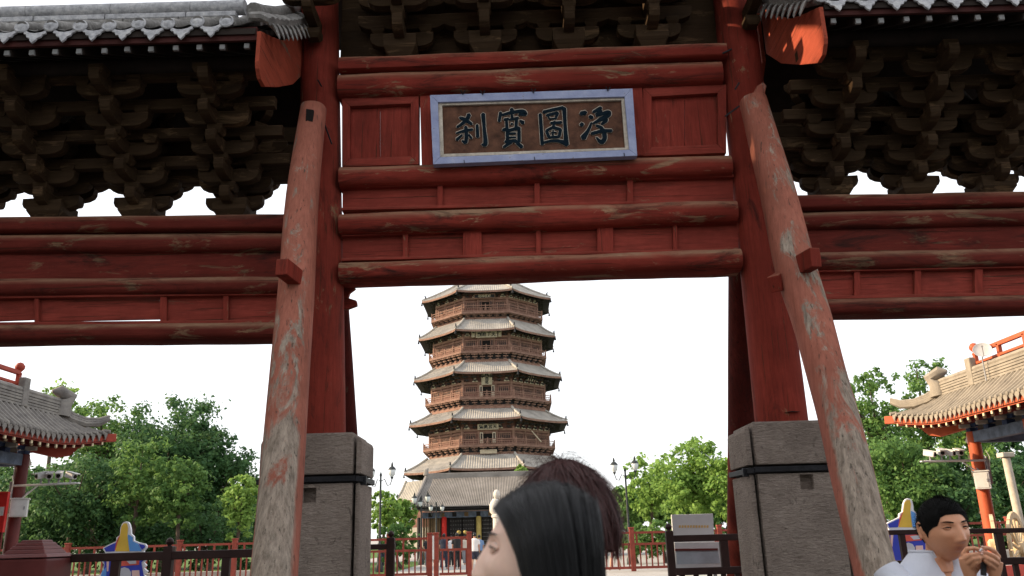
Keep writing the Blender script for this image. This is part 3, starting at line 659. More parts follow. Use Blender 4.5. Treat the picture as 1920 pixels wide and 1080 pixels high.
CH = [((840, 195), [[(270, 310, 70), (400, 360, 85), (535, 450, 60)], [(475, 235, 95), (430, 330, 85), (320, 440, 70), (200, 520, 45)], [(190, 655, 40), (370, 600, 60), (550, 570, 55)],
        [(400, 510, 80), (412, 700, 85), (395, 860, 75), (320, 820, 40)], [(320, 690, 40), (200, 800, 75)], [(470, 690, 45), (530, 770, 55)], [(655, 470, 70), (668, 740, 80)], [(790, 225, 95), (815, 550, 75), (842, 890, 100), (760, 905, 35)]]),
      ((840, 195), [[(1430, 110, 90), (1450, 190, 80)], [(1185, 190, 75), (1150, 390, 65)], [(1230, 245, 60), (1400, 195, 70), (1670, 160, 85), (1740, 225, 80), (1590, 240, 35)], [(1260, 345, 50), (1360, 325, 50)], [(1315, 340, 65), (1325, 540, 75)],
        [(1240, 585, 75), (1340, 550, 60)], [(1440, 245, 70), (1440, 350, 60)], [(1380, 355, 50), (1580, 310, 65)], [(1545, 330, 70), (1530, 520, 75)], [(1420, 450, 50), (1450, 440, 50)], [(1620, 370, 50), (1690, 420, 95)],
        [(1335, 560, 80), (1340, 840, 80)], [(1340, 600, 70), (1590, 535, 75)], [(1595, 530, 80), (1600, 840, 80)], [(1380, 660, 45), (1520, 655, 45)], [(1380, 750, 40), (1520, 745, 40)], [(1290, 845, 70), (1530, 820, 75)],
        [(1420, 850, 80), (1250, 970, 55)], [(1535, 855, 70), (1660, 965, 85)]]),
      ((1000, 185), [[(155, 350, 80), (180, 700, 80), (200, 1030, 75)], [(230, 300, 75), (450, 245, 70), (670, 200, 75)], [(695, 215, 95), (715, 600, 80), (745, 1035, 115)], [(220, 985, 50), (500, 940, 65), (745, 1000, 105)],
        [(300, 375, 60), (540, 310, 65)], [(545, 315, 75), (510, 410, 60)], [(325, 385, 40), (365, 445, 40)], [(350, 455, 35), (520, 440, 40)], [(395, 545, 55), (630, 530, 65)], [(480, 510, 65), (450, 630, 70)],
        [(290, 720, 60), (440, 650, 60), (610, 690, 65)], [(300, 730, 70), (350, 860, 70)], [(615, 690, 75), (580, 850, 70)], [(350, 872, 55), (590, 850, 60)], [(445, 710, 40), (440, 820, 40)], [(405, 765, 30), (515, 755, 30)]]),
      ((1000, 185), [[(1070, 335, 100), (1180, 310, 95)], [(1270, 400, 80), (1330, 425, 80)], [(1085, 560, 95), (1095, 600, 95)], [(1310, 540, 50), (1230, 720, 75), (1120, 880, 135)], [(1345, 300, 60), (1520, 210, 95)], [(1410, 355, 60), (1540, 275, 60)],
        [(1420, 385, 50), (1670, 305, 95), (1690, 370, 95), (1480, 460, 70)], [(1350, 555, 50), (1560, 445, 95), (1640, 480, 85), (1540, 570, 60)], [(1420, 600, 50), (1530, 655, 80), (1570, 720, 80)], [(1310, 785, 70), (1550, 725, 75), (1760, 720, 75)],
        [(1580, 700, 100), (1605, 880, 105), (1530, 975, 95), (1420, 870, 40)]])]
for (ox, oy), st in CH:
    a = MB(); brush(a, st, ox, oy, YQ - .004, 13, .004); e = ob('character_outline', a, 'cream_edge', PLQ)
    a = MB(); brush(a, st, ox, oy, YQ - .014, 0, .006); ob('character', a, 'ink', PLQ)
for x, y in ((868, 172), (905, 172), (1000, 169), (1140, 165)): ob('hook', MB().tube([onY(x - 4, y - 2, 8.84), onY(x, y + 5, 8.82), onY(x + 4, y - 2, 8.84)], .008, 6), 'iron', PLQ)
for x, y in ((870, 300), (1002, 294), (1170, 287)): ob('nail', MB().bar(onY(x, y, 8.835), onY(x + 1, y + 6, 8.835), .008, .008), 'iron', PLQ)
# ------------------------------------------------------------------ the pagoda
DP = 163.0
simple('pagoda_wall', (.155, .075, .060), .8, .35, 1.2, .2); simple('pagoda_timber', (.20, .115, .088), .8, .35, 1.5, .2)
simple('pagoda_pale', (.55, .47, .36), .85, .2, 1, .1); simple('pagoda_rail', (.23, .13, .098), .8, .3, 1, .1)
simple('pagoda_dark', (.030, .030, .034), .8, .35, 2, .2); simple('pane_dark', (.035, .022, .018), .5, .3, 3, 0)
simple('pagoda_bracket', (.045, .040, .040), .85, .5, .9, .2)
simple('pagoda_deck_bracket', (.21, .125, .095), .85, .4, .9, .2)
simple('board_pale', (.42, .36, .27), .8, .25, 2, .1)
def ptile_mat():
    m, t, b = NT('pagoda_tile'); v = pos(t)
    c = ramp(t, noi(t, v, .55, 7, .7), [(.3, (.25, .23, .205)), (.5, (.36, .335, .30)), (.72, (.46, .42, .37))])
    t.links.new(c, b.inputs['Base Color']); b.inputs['Roughness'].default_value = .9; bump(t, b, noi(t, v, 6, 4), .4, .05); MATS['pagoda_tile'] = m
ptile_mat()
def halfw(xl, yl, xr, yr):
    Y = DP
    for _ in range(4):
        L, Rr = onY(xl, yl, Y), onY(xr, yr, Y); a = (Rr.x - L.x) / 2; Y = DP - a * .414
    return a
AXX = onY(918, 800, DP).x
PAG = empty('pagoda', (AXX, DP, 0), label='tall octagonal timber pagoda with five tiers of eaves, framed by the archway', cat='pagoda')
C8 = 1 / math.cos(R(22.5)); T8 = math.tan(R(22.5))
def fpt(face, a, u, z):
    """point on face (0 = front, then clockwise seen from above), apothem a, u along the face in metres"""
    th = R(45 * face); n = Vector((math.sin(th), -math.cos(th), 0)); t = Vector((math.cos(th), math.sin(th), 0))
    return Vector((AXX, DP, 0)) + n * a + t * u + Vector((0, 0, z))
def FM(face):
    th = R(45 * face); n = Vector((math.sin(th), -math.cos(th), 0)); t = Vector((math.cos(th), math.sin(th), 0))
    return Matrix((t, n, Vector((0, 0, 1)))).transposed()     # x along face, y outward, z up
def zf(y, a, x=918): return onY(x, y, DP - a).z
def Q(n, mb, mat, par=PAG, **k): return ob(n, mb, mat, par, **k)
def oct_band(a0, z0, a1, z1, cap=False):
    mb = MB(); v = [fpt(f, a0, a0 * T8, z0) for f in range(8)] + [fpt(f, a1, a1 * T8, z1) for f in range(8)]
    f = [(k, (k + 1) % 8, 8 + (k + 1) % 8, 8 + k) for k in range(8)]
    if cap: f += [tuple(range(8)), tuple(range(15, 7, -1))]
    return mb.add(v, f)
def pag_roof(ae, ze, at, zt, up, ribs):
    H = zt - ze
    def S_(face, q, v):       # q in -1..1, v 0 eave .. 1 top
        a = ae + (at - ae) * v; z = ze + H * (v * .72 + .28 * v * v) + up * (abs(q) ** 3.0) * (1 - v) ** 1.5
        return fpt(face, a + (.25 * abs(q) ** 4 * (1 - v)), q * a * T8, z)
    mb = MB()
    for f in range(8): mb.grid(lambda u, v, f=f: S_(f, u * 2 - 1, v), 12, 6)
    root = Q('roof', mb, 'pagoda_tile', smooth=True)
    rb = MB()
    for f in (0, 1, 2, 6, 7):
        W = ae * T8
        for i in range(ribs):
            x = -W + 2 * W * (i + .5) / ribs; vmax = min(1, (ae - abs(x) / T8) / max(.01, ae - at))
            if vmax < .08: continue
            pts = []
            for v in np.linspace(0, vmax, 4):
                a = ae + (at - ae) * v; q = max(-1, min(1, x / (a * T8))); pts.append(S_(f, q, v) + Vector((0, 0, -.035)))
            rb.tube(pts, .10, 6, cap=True)
    Q('tile_ribs', rb, 'pagoda_tile', par=root, kind='stuff')
    for f in range(8):
        pts = [S_(f, 1, v) + Vector((0, 0, .22)) for v in (0, .15, .35, .6, 1)]
        Q('hip_ridge', MB().tube(pts, [.16, .2, .22, .22, .22], 6), 'pagoda_tile', par=root, smooth=True)
        e = S_(f, 1, 0); e2 = S_(f, 1, .06)
        Q('ridge_figure', MB().tube([e2 + Vector((0, 0, .2)), e2 + Vector((0, 0, .75)), e2 * .6 + e * .4 + Vector((0, 0, 1.0))], [.2, .14, .04], 5), 'pagoda_dark', par=root)
        Q('wind_bell', MB().tube([e + Vector((0, 0, -.2)), e + Vector((0, 0, -.75)), e + Vector((0, 0, -.95))], [.05, .16, .2], 6), 'pagoda_dark', par=root)
        # eave edge
    ed = MB()
    for f in range(8):
        ed.grid(lambda u, v, f=f: S_(f, u * 2 - 1, 0) + Vector((0, 0, -.38 * v)), 12, 1)
    Q('eave_edge', ed, 'pagoda_timber', par=root)
    so_ = MB()
    for f in range(8): so_.grid(lambda u, v, f=f: (S_(f, u * 2 - 1, 0) + Vector((0, 0, -.38))).lerp(fpt(f, at * .98, (u * 2 - 1) * at * .98 * T8, ze + .45 * H), v), 12, 2)
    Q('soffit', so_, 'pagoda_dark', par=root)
    return root, S_
def little_brackets(a0, z0, a1, z1, nper, mat, faces=(0, 1, 2, 6, 7), steps=3, wd=.55):
    """rows of stepped bracket clusters spreading from (a0,z0) out to (a1,z1)"""
    mb = MB()
    for f in faces:
        M = FM(f)
        for i in range(nper):
            for s_ in range(steps):
                q = (s_ + .5) / steps; a = a0 + (a1 - a0) * q; z = z0 + (z1 - z0) * q; W = a * T8 * .97
                u = -W + 2 * W * (i + .5) / nper if nper > 1 else 0
                mb.box(fpt(f, a - (a1 - a0) * .1, u, z), (.22, (a1 - a0) / steps * 1.5, (z1 - z0) / steps * .62), M)
                mb.box(fpt(f, a, u, z + (z1 - z0) / steps * .15), (wd * (1 + .55 * s_), .24, (z1 - z0) / steps * .45), M)
    return mb
def lattice_window(face, a, u, z0, z1, w_, leaves=2):
    M = FM(face); zc = (z0 + z1) / 2; h_ = z1 - z0
    fr = MB(); t_ = .13
    for x in (-w_ / 2, w_ / 2): fr.box(fpt(face, a + .05, u + x, zc), (t_, .16, h_ + t_), M)
    for z in (z0, z1): fr.box(fpt(face, a + .05, u, z), (w_ - t_, .16, t_), M)
    win = Q('window', fr, 'pagoda_rail')
    Q('pane', MB().box(fpt(face, a - .02, u, zc), (w_ - t_, .06, h_ - t_), M), 'pane_dark', par=win)
    br = MB(); n = max(3, int(w_ / .32))
    for i in range(1, n):
        br.box(fpt(face, a + .04, u - w_ / 2 + w_ * i / n, zc), (.1 if i * 2 == n else .07, .1, h_ - t_), M)
    br.box(fpt(face, a + .055, u, zc + h_ * .22), (w_ - t_, .08, .07), M)
    Q('lattice', br, 'pagoda_rail', par=win)
def text_mesh(s, size, vertical=False):
    cu = bpy.data.curves.new('lettering', 'FONT'); cu.body = '\n'.join(s) if vertical else s; cu.size = size; cu.align_x = 'CENTER'; cu.align_y = 'CENTER'
    cu.extrude = .01; cu.offset = size * .02; cu.space_line = 1.0; cu.resolution_u = 3
    o = bpy.data.objects.new('lettering', cu); COL.objects.link(o)
    dg = bpy.context.evaluated_depsgraph_get(); dg.update(); me = bpy.data.meshes.new_from_object(o.evaluated_get(dg)); bpy.data.objects.remove(o)
    me.name = 'lettering'; return me
def name_board(face, a, u, z, w_, h_, txt, vertical=False, mat='board_pale', size=None, tilt=12, out=.9):
    M = FM(face) @ Matrix.Rotation(R(-tilt), 3, 'X'); c = fpt(face, a + out, u, z)
    fr = Q('name_board', MB().box(c, (w_, .14, h_), M), mat, bevel=.03)
    t = .12
    rim = MB()
    for s_ in (-1, 1):
        rim.box(c + M @ Vector((s_ * (w_ / 2 - t / 2), .1, 0)), (t, .1, h_), M); rim.box(c + M @ Vector((0, .1, s_ * (h_ / 2 - t / 2))), (w_ - 2 * t, .1, t), M)
    Q('board_rim', rim, 'pagoda_rail' if mat != 'board_pale' else 'board_pale', par=fr)
    if txt:
        me = text_mesh(txt, size, vertical)
        T = M @ Matrix(((1, 0, 0), (0, 0, 1), (0, 1, 0))) if True else M
        if T.determinant() < 0: T = M @ Matrix(((1, 0, 0), (0, 0, 1), (0, 1, 0)))
        # text lies in xy facing +z: map x->along face, y->up, z->outward
        X, Yv, Zv = M @ Vector((1, 0, 0)), M @ Vector((0, 0, 1)), M @ Vector((0, 1, 0))
        RM = Matrix((X, Yv, Zv)).transposed()
        o = bpy.data.objects.new('characters', me); COL.objects.link(o); me.materials.append(MATS['ink'] if mat == 'board_pale' else MATS['board_pale'])
        o.matrix_basis = Matrix.Translation(c + M @ Vector((0, .09, 0))) @ RM.to_4x4(); adopt(o, fr)
    return fr
# roof table: eave row at front centre, side tips, top row, half width of the top edge in pixels
ROOFS = {5: (544, 793.5, 561.5, 1030.6, 555, None, None), 4: (617, 788, 634.7, 1040, 624, 598, 41.5), 3: (696.5, 780, 713, 1052, 703, 678, 42.5),
         2: (784, 772, 803, 1065, 792, 764, 44), 1: (877.5, 761, 887, 1076, 876, 852, 48.5), 0: (930, 748, 930, 1090, 920, 893, 66)}
RI = {}
for k, (ye, xl, yl, xr, yr, yt, hw) in ROOFS.items():
    ae = halfw(xl, yl, xr, yr); ze = zf(ye, ae)
    if k == 5: at, zt = 1.2, ze + ae * .62
    else:
        at = ae * .8
        for _ in range(4): at = hw * ((DP - at) * math.cos(PITCH) + 30 * math.sin(PITCH)) / FPX / T8
        zt = zf(yt, at)
    RI[k] = (ae, ze, at, zt); pag_roof(ae, ze, at, zt, .22 if k else .2, 30 if k < 5 else 28)
Q('finial', MB().lathe([(1.1, 0), (1.3, 1), (.7, 1.6), (1.2, 2.4), (.5, 3.2), (.7, 4), (.3, 5), (.4, 6.5), (.06, 10)], (AXX, DP, RI[5][3] - .3), 10), 'pagoda_dark', smooth=True)
# storeys: wall extremes, wall top row, rail top row, deck bottom row, deck extremes
ST = {5: (820, 1006, 560, 572, 587, 809, 1016.6), 4: (816, 1014.7, 632, 648, 661, 805.6, 1025), 3: (813, 1022, 718, 734, 748, 799, 1035), 2: (807, 1028, 806, 823, 837, 793, 1040)}
for k, (wl, wr, yw, yr_, yd, dl, dr) in ST.items():
    aw = halfw(wl, yw + 8, wr, yw + 2); ad = halfw(dl, yd, dr, yd - 4)
    zw = zf(yw, aw); zrail = zf(yr_, ad); zdeck = zf(yd, ad); ae, ze, at, zt = RI[k]; _, _, at0, zt0 = RI[k - 1]
    zfl = zdeck + .55
    Q('wall', oct_band(aw, zfl - .3, aw, ze + .3, True), 'pagoda_wall')
    # columns at corners and between bays, sill and head beams
    s2 = aw * T8
    for f in range(8):
        Q('column', MB().tube([fpt(f, aw, s2, zfl), fpt(f, aw, s2, zw + .6)], .28, 8), 'pagoda_rail', smooth=True)
    for f in (0, 1, 2, 6, 7):
        for u in (-.36, .36):
            Q('column', MB().tube([fpt(f, aw + .05, u * s2, zfl), fpt(f, aw + .05, u * s2, zw + .3)], .2, 8), 'pagoda_rail', smooth=True)
        M = FM(f)
        Q('head_beam', MB().box(fpt(f, aw + .12, 0, zw), (2 * s2, .3, .42), M), 'pagoda_rail')
        Q('transom', MB().box(fpt(f, aw + .1, 0, zfl + (zw - zfl) * .78), (2 * s2, .22, .16), M), 'pagoda_rail')
        hw_ = zw - zfl; z0, z1 = zfl + hw_ * .32, zfl + hw_ * .74
        for u, w_ in ((-.68, .42), (.68, .42)): lattice_window(f, aw, u * s2, z0, z1, w_ * s2)
        if f == 0:
            dz1 = zfl + hw_ * .84
            dw = .17 * s2
            door = Q('door', MB().box(fpt(0, aw + .02, 0, (zfl + dz1) / 2), (dw * 2, .1, dz1 - zfl), M), 'dark_slot')
            for sg in (-1, 1):
                Q('door_leaf', MB().box(fpt(0, aw + .28, sg * dw * 1.45, (zfl + dz1) / 2), (dw * .75, .12, dz1 - zfl - .1), M), 'pagoda_pale' if k in (2, 3) else 'pagoda_rail', par=door, bevel=.03)
                Q('leaf_panel', MB().box(fpt(0, aw + .35, sg * dw * 1.45, (zfl + dz1) / 2 + .3), (dw * .4, .06, (dz1 - zfl) * .5), M), 'pane_dark', par=door)
            Q('door_frame', MB().box(fpt(0, aw + .1, 0, dz1 + .08), (dw * 4.2, .25, .18), M), 'pagoda_rail', par=door)
        else: lattice_window(f, aw, 0, z0, z1, .56 * s2)
        for i, u in enumerate(np.linspace(-.82, .82, 6)):
            if (i + f + k) % 2 == 0 or f == 1:
                Q('plaster_panel', MB().prism([fpt(f, aw + .28, u * s2 + x, zw + .22 + z) for x, z in ((-.55, 0), (.55, 0), (.12, .75), (-.12, .75))], M @ Vector((0, .08, 0))), 'pagoda_pale')
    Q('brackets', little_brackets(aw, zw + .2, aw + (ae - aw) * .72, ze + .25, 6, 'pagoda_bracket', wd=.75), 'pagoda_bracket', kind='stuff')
    # balcony: deck, fascia, railing, brackets below
    deck = Q('balcony', oct_band(ad, zdeck + .08, ad, zdeck + .45, True), 'pagoda_rail')
    Q('fascia', oct_band(ad + .06, zdeck, ad + .06, zdeck + .3), 'pagoda_timber', par=deck)
    for f in (0, 1, 2, 6, 7):
        M = FM(f); W = (ad - .08) * T8
        for zz, t_ in ((zrail, .14), (zdeck + .6 + (zrail - zdeck - .6) * .55, .1)):
            Q('rail', MB().box(fpt(f, ad - .08, 0, zz), (2 * W, .12, t_), M), 'pagoda_rail', par=deck)
        Q('rail', MB().box(fpt(f, ad - .08, 0, zdeck + .6), (2 * W, .1, .1), M), 'pagoda_rail', par=deck)
        for i in range(22): Q('baluster', MB().box(fpt(f, ad - .08, -W + 2 * W * (i + .5) / 22, zdeck + .6 + (zrail - zdeck - .6) * .27), (.09, .06, (zrail - zdeck - .6) * .55), M), 'pagoda_rail', par=deck)
        for i in range(5):
            Q('post', MB().box(fpt(f, ad - .07, -W + 2 * W * i / 4, (zdeck + zrail) / 2 + .15), (.16, .16, zrail - zdeck + .35), M), 'pagoda_rail', par=deck)
    Q('deck_brackets', little_brackets(ad - 1.25, zt0 + .25, ad - .05, zdeck + .0, 6, 'x', wd=.62), 'pagoda_deck_bracket', kind='stuff')
    Q('deck_wall', oct_band(ad - 1.3, zt0 - .6, ad - 1.25, zdeck + .1), 'pagoda_dark')  # coloured dark to paint in the shadow between the deck brackets
    Q('base_strip', oct_band(ad - 1.1, zt0 - .2, ad - 1.1, zt0 + .45), 'pagoda_rail')
    sc_ = 1 / pxm((AXX, DP - aw, zw))
    if k == 5: name_board(0, aw, (912.5 - 914) * sc_, zf(555, aw + .9), 40 * sc_, 8.5 * sc_, '功神極峻', mat='pagoda_dark', size=.62)
    if k == 4:
        name_board(0, aw, .1, zf(627, aw + .9), 40 * sc_, 11 * sc_, '觀奇下天', size=.86)
        for sg in (-1, 1): name_board(0, aw, .1 + sg * 25 * sc_, zf(626, aw + .9), 6 * sc_, 11 * sc_, None, mat='board_pale')
    if k == 3: name_board(0, aw, 0, zf(709.5, aw + .9), 20 * sc_, 23 * sc_, '釋迦塔', True, size=.72)
    if k == 2: name_board(0, aw, .1, zf(800, aw + .9), 39 * sc_, 10.5 * sc_, '聳高宮天', size=.82); name_board(0, ad - 1.2, .1, zf(846.5, ad - .3), 31 * sc_, 7 * sc_, None, mat='board_pale')
    if k == 2: Q('loose_pole', MB().bar(fpt(1, ad + .1, -1.2, zrail + 1.6), fpt(1, ad + .15, 1.2, zrail - .3), .14, .14), 'pagoda_pale')
    if k == 3:
        for i in range(4): Q('broken_lattice', MB().bar(fpt(1, aw + 1.2, -1.2 + .6 * i, zw + .5), fpt(1, aw + 1.2, -.7 + .6 * i, zw + 1.5), .12, .12), 'pagoda_pale')
ae, ze, at, zt = RI[1]; a0 = RI[0][2]
Q('wall', oct_band(at - .6, RI[0][3] - .6, at - .6, ze + .6), 'pagoda_wall')
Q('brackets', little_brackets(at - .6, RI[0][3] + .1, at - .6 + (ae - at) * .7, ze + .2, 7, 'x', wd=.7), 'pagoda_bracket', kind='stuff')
Q('wall', oct_band(RI[0][0] * .86, 3.4, RI[0][0] * .86, RI[0][1] + .4, True), 'pagoda_wall')
simple('platform_stone', (.3, .27, .23), .9, .25, 1, .3)
Q('platform', oct_band(RI[0][0] * 1.04, 0, RI[0][0] * 1.02, 3.4, True), 'platform_stone')

# ------------------------------------------------------------------ gate hall in front of the pagoda
YH = 61.0
HX = onY(918, 948, YH).x
HALL = empty('gate_hall', (HX, YH + 4, 0), label='low gate hall with grey tiled roof and studded doors before the pagoda', cat='building')
def H_(n, mb, mat, par=HALL, **k): return ob(n, mb, mat, par, **k)
ZE, ZR = onY(918, 948, YH).z, onY(918, 893, YH + 3.8).z
WE, WR = (onY(1064, 944, YH).x - onY(772, 952, YH).x) / 2, (onY(1039, 890, YH + 3.8).x - onY(797, 896, YH + 3.8).x) / 2
def htile_mat():
    m, t, b = NT('hall_tile'); v = pos(t)
    c = ramp(t, noi(t, v, .9, 7, .7), [(.3, (.16, .145, .13)), (.7, (.30, .275, .25))])
    t.links.new(c, b.inputs['Base Color']); b.inputs['Roughness'].default_value = .9; MATS['hall_tile'] = m
htile_mat(); simple('hall_dark', (.022, .02, .02), .7, .5, 1.5, .2); simple('hall_plank', (.16, .105, .055), .8, .3, 2, .2)
simple('hall_blue', (.12, .15, .21), .75, .5, 3, .2); simple('bright_red', (.55, .03, .025), .55, .15, 3, .1); simple('ochre', (.42, .33, .11), .7, .2, 3, .1)
def hs(q, v, side=1):
    hw = WE + (WR - WE) * v; y = YH + 3.8 * v if side > 0 else YH + 7.6 - 3.8 * v
    return Vector((HX + q * hw, y, ZE + (ZR - ZE) * (.75 * v + .25 * v * v) + .12 * abs(q) ** 4 * (1 - v)))
mb = MB(); mb.grid(lambda u, v: hs(u * 2 - 1, v), 12, 5); mb.grid(lambda u, v: hs(u * 2 - 1, v, -1), 12, 5)
for sg in (-1, 1): mb.add([hs(sg, 0), hs(sg, 1), hs(sg, 0, -1)], [(0, 1, 2)])
hr = H_('roof', mb, 'hall_tile', smooth=True)
for i in range(84):
    q = -1 + 2 * (i + .5) / 84
    H_('tile_row', MB().tube([hs(q, v) + Vector((0, 0, .03)) for v in (0, .25, .5, .75, 1)], .042, 5), 'hall_tile', par=hr)
H_('main_ridge', MB().box((HX, YH + 3.8, ZR + .12), (2 * WR + .1, .3, .42)), 'hall_tile', par=hr, bevel=.04)
for sg in (-1, 1):
    H_('hip_ridge', MB().tube([hs(sg, v) + Vector((0, 0, .12)) for v in (0, .3, .6, 1)], .13, 6), 'hall_tile', par=hr, smooth=True)
    H_('ridge_figure', MB().tube([(HX + sg * WR, YH + 3.8, ZR + .2), (HX + sg * WR * 1.0, YH + 3.8, ZR + .6), (HX + sg * WR * .97, YH + 3.8, ZR + .75)], [.22, .18, .06], 7), 'hall_tile', par=hr, smooth=True)
    H_('ridge_figure', MB().tube([hs(sg, .1) + Vector((0, 0, .1)), hs(sg, .06) + Vector((0, 0, .5))], [.13, .05], 6), 'hall_dark', par=hr)
H_('soffit', MB().box((HX, YH + 3.8, ZE - .05), (2 * WE - .5, 7.0, .1)), 'hall_dark', par=hr)
for i in range(60): H_('rafter_end', MB().box((HX - WE + .15 + (2 * WE - .3) * i / 59, YH + .1, ZE - .12), (.09, .3, .1)), 'hall_dark', par=hr)
YW = YH + 1.5
def hx(x): return onY(x, 1000, YW).x
H_('wall', MB().box((HX, YW + 2.4, 1.65), (2 * WE - 2.2, 4.2, 3.3)), 'hall_dark')
H_('tie_beam', MB().box((HX, YW, onY(918, 963, YW).z), (2 * WE - 1.2, .3, .42)), 'hall_blue')
for i in range(11): H_('beam_ornament', MB().box((HX - WE + 1.2 + i * (2 * WE - 2.4) / 10, YW - .16, onY(918, 963, YW).z), (.3, .05, .3)), 'hall_plank' if i % 2 else 'hall_dark', bevel=.02)
zc_ = onY(918, 967, YW).z
for x, m_ in ((787, 'hall_dark'), (833, 'bright_red'), (898, 'ochre'), (938, 'ochre'), (1003, 'bright_red'), (1049, 'hall_dark')):
    H_('column', MB().tube([(hx(x), YW - .05, 0), (hx(x), YW - .05, zc_)], .19, 12), m_, smooth=True)
for x0, x1 in ((792, 826), (1010, 1044)):
    n = 7
    for i in range(n):
        a, b = hx(x0 + (x1 - x0) * i / n), hx(x0 + (x1 - x0) * (i + 1) / n)
        H_('plank', MB().box(((a + b) / 2, YW + .2, zc_ / 2), ((b - a) * .8, .1, zc_)), 'hall_plank')
for x0, x1 in ((843, 866), (867, 890), (904, 918), (919, 932), (946, 969), (970, 994)):
    a, b = hx(x0), hx(x1)
    d = H_('door_leaf', MB().box(((a + b) / 2, YW + .2, zc_ / 2), (b - a - .04, .1, zc_)), 'hall_dark', bevel=.01)
    sm = MB()
    for r_ in range(9):
        for c_ in range(5): sm.sphere((a + (b - a) * (c_ + .5) / 5, YW + .14, .4 + r_ * (zc_ - .7) / 8), .032, 6)
    H_('door_studs', sm, 'rafter_end', par=d, kind='stuff')
for x in (861, 873): H_('lantern', MB().sphere((hx(x), YW - .3, onY(x, 998, YW).z), .16, 10, (1, 1, .9)), 'ochre', smooth=True)
# ------------------------------------------------------------------ two side halls with curling eaves
def hall_mats():
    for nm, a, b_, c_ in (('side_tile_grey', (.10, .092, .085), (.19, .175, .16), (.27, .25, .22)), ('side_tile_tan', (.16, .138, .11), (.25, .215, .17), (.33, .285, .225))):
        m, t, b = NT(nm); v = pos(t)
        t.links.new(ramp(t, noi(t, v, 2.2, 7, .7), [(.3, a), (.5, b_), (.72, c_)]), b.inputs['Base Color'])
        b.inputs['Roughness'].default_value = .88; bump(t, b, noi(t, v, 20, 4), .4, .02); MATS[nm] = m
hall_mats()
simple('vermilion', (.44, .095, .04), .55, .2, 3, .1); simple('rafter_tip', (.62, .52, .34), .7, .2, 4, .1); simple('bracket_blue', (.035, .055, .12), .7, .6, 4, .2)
simple('bracket_white', (.5, .48, .42), .75, .3, 5, .2); simple('maroon', (.125, .030, .028), .5, .2, 3, .1); simple('vermilion_shaded', (.30, .05, .03), .6, .2, 3, .1); simple('plaster_beige', (.50, .44, .36), .9, .2, 6, .3)  # vermilion has a darker copy, shade painted into the shaded hall's trim
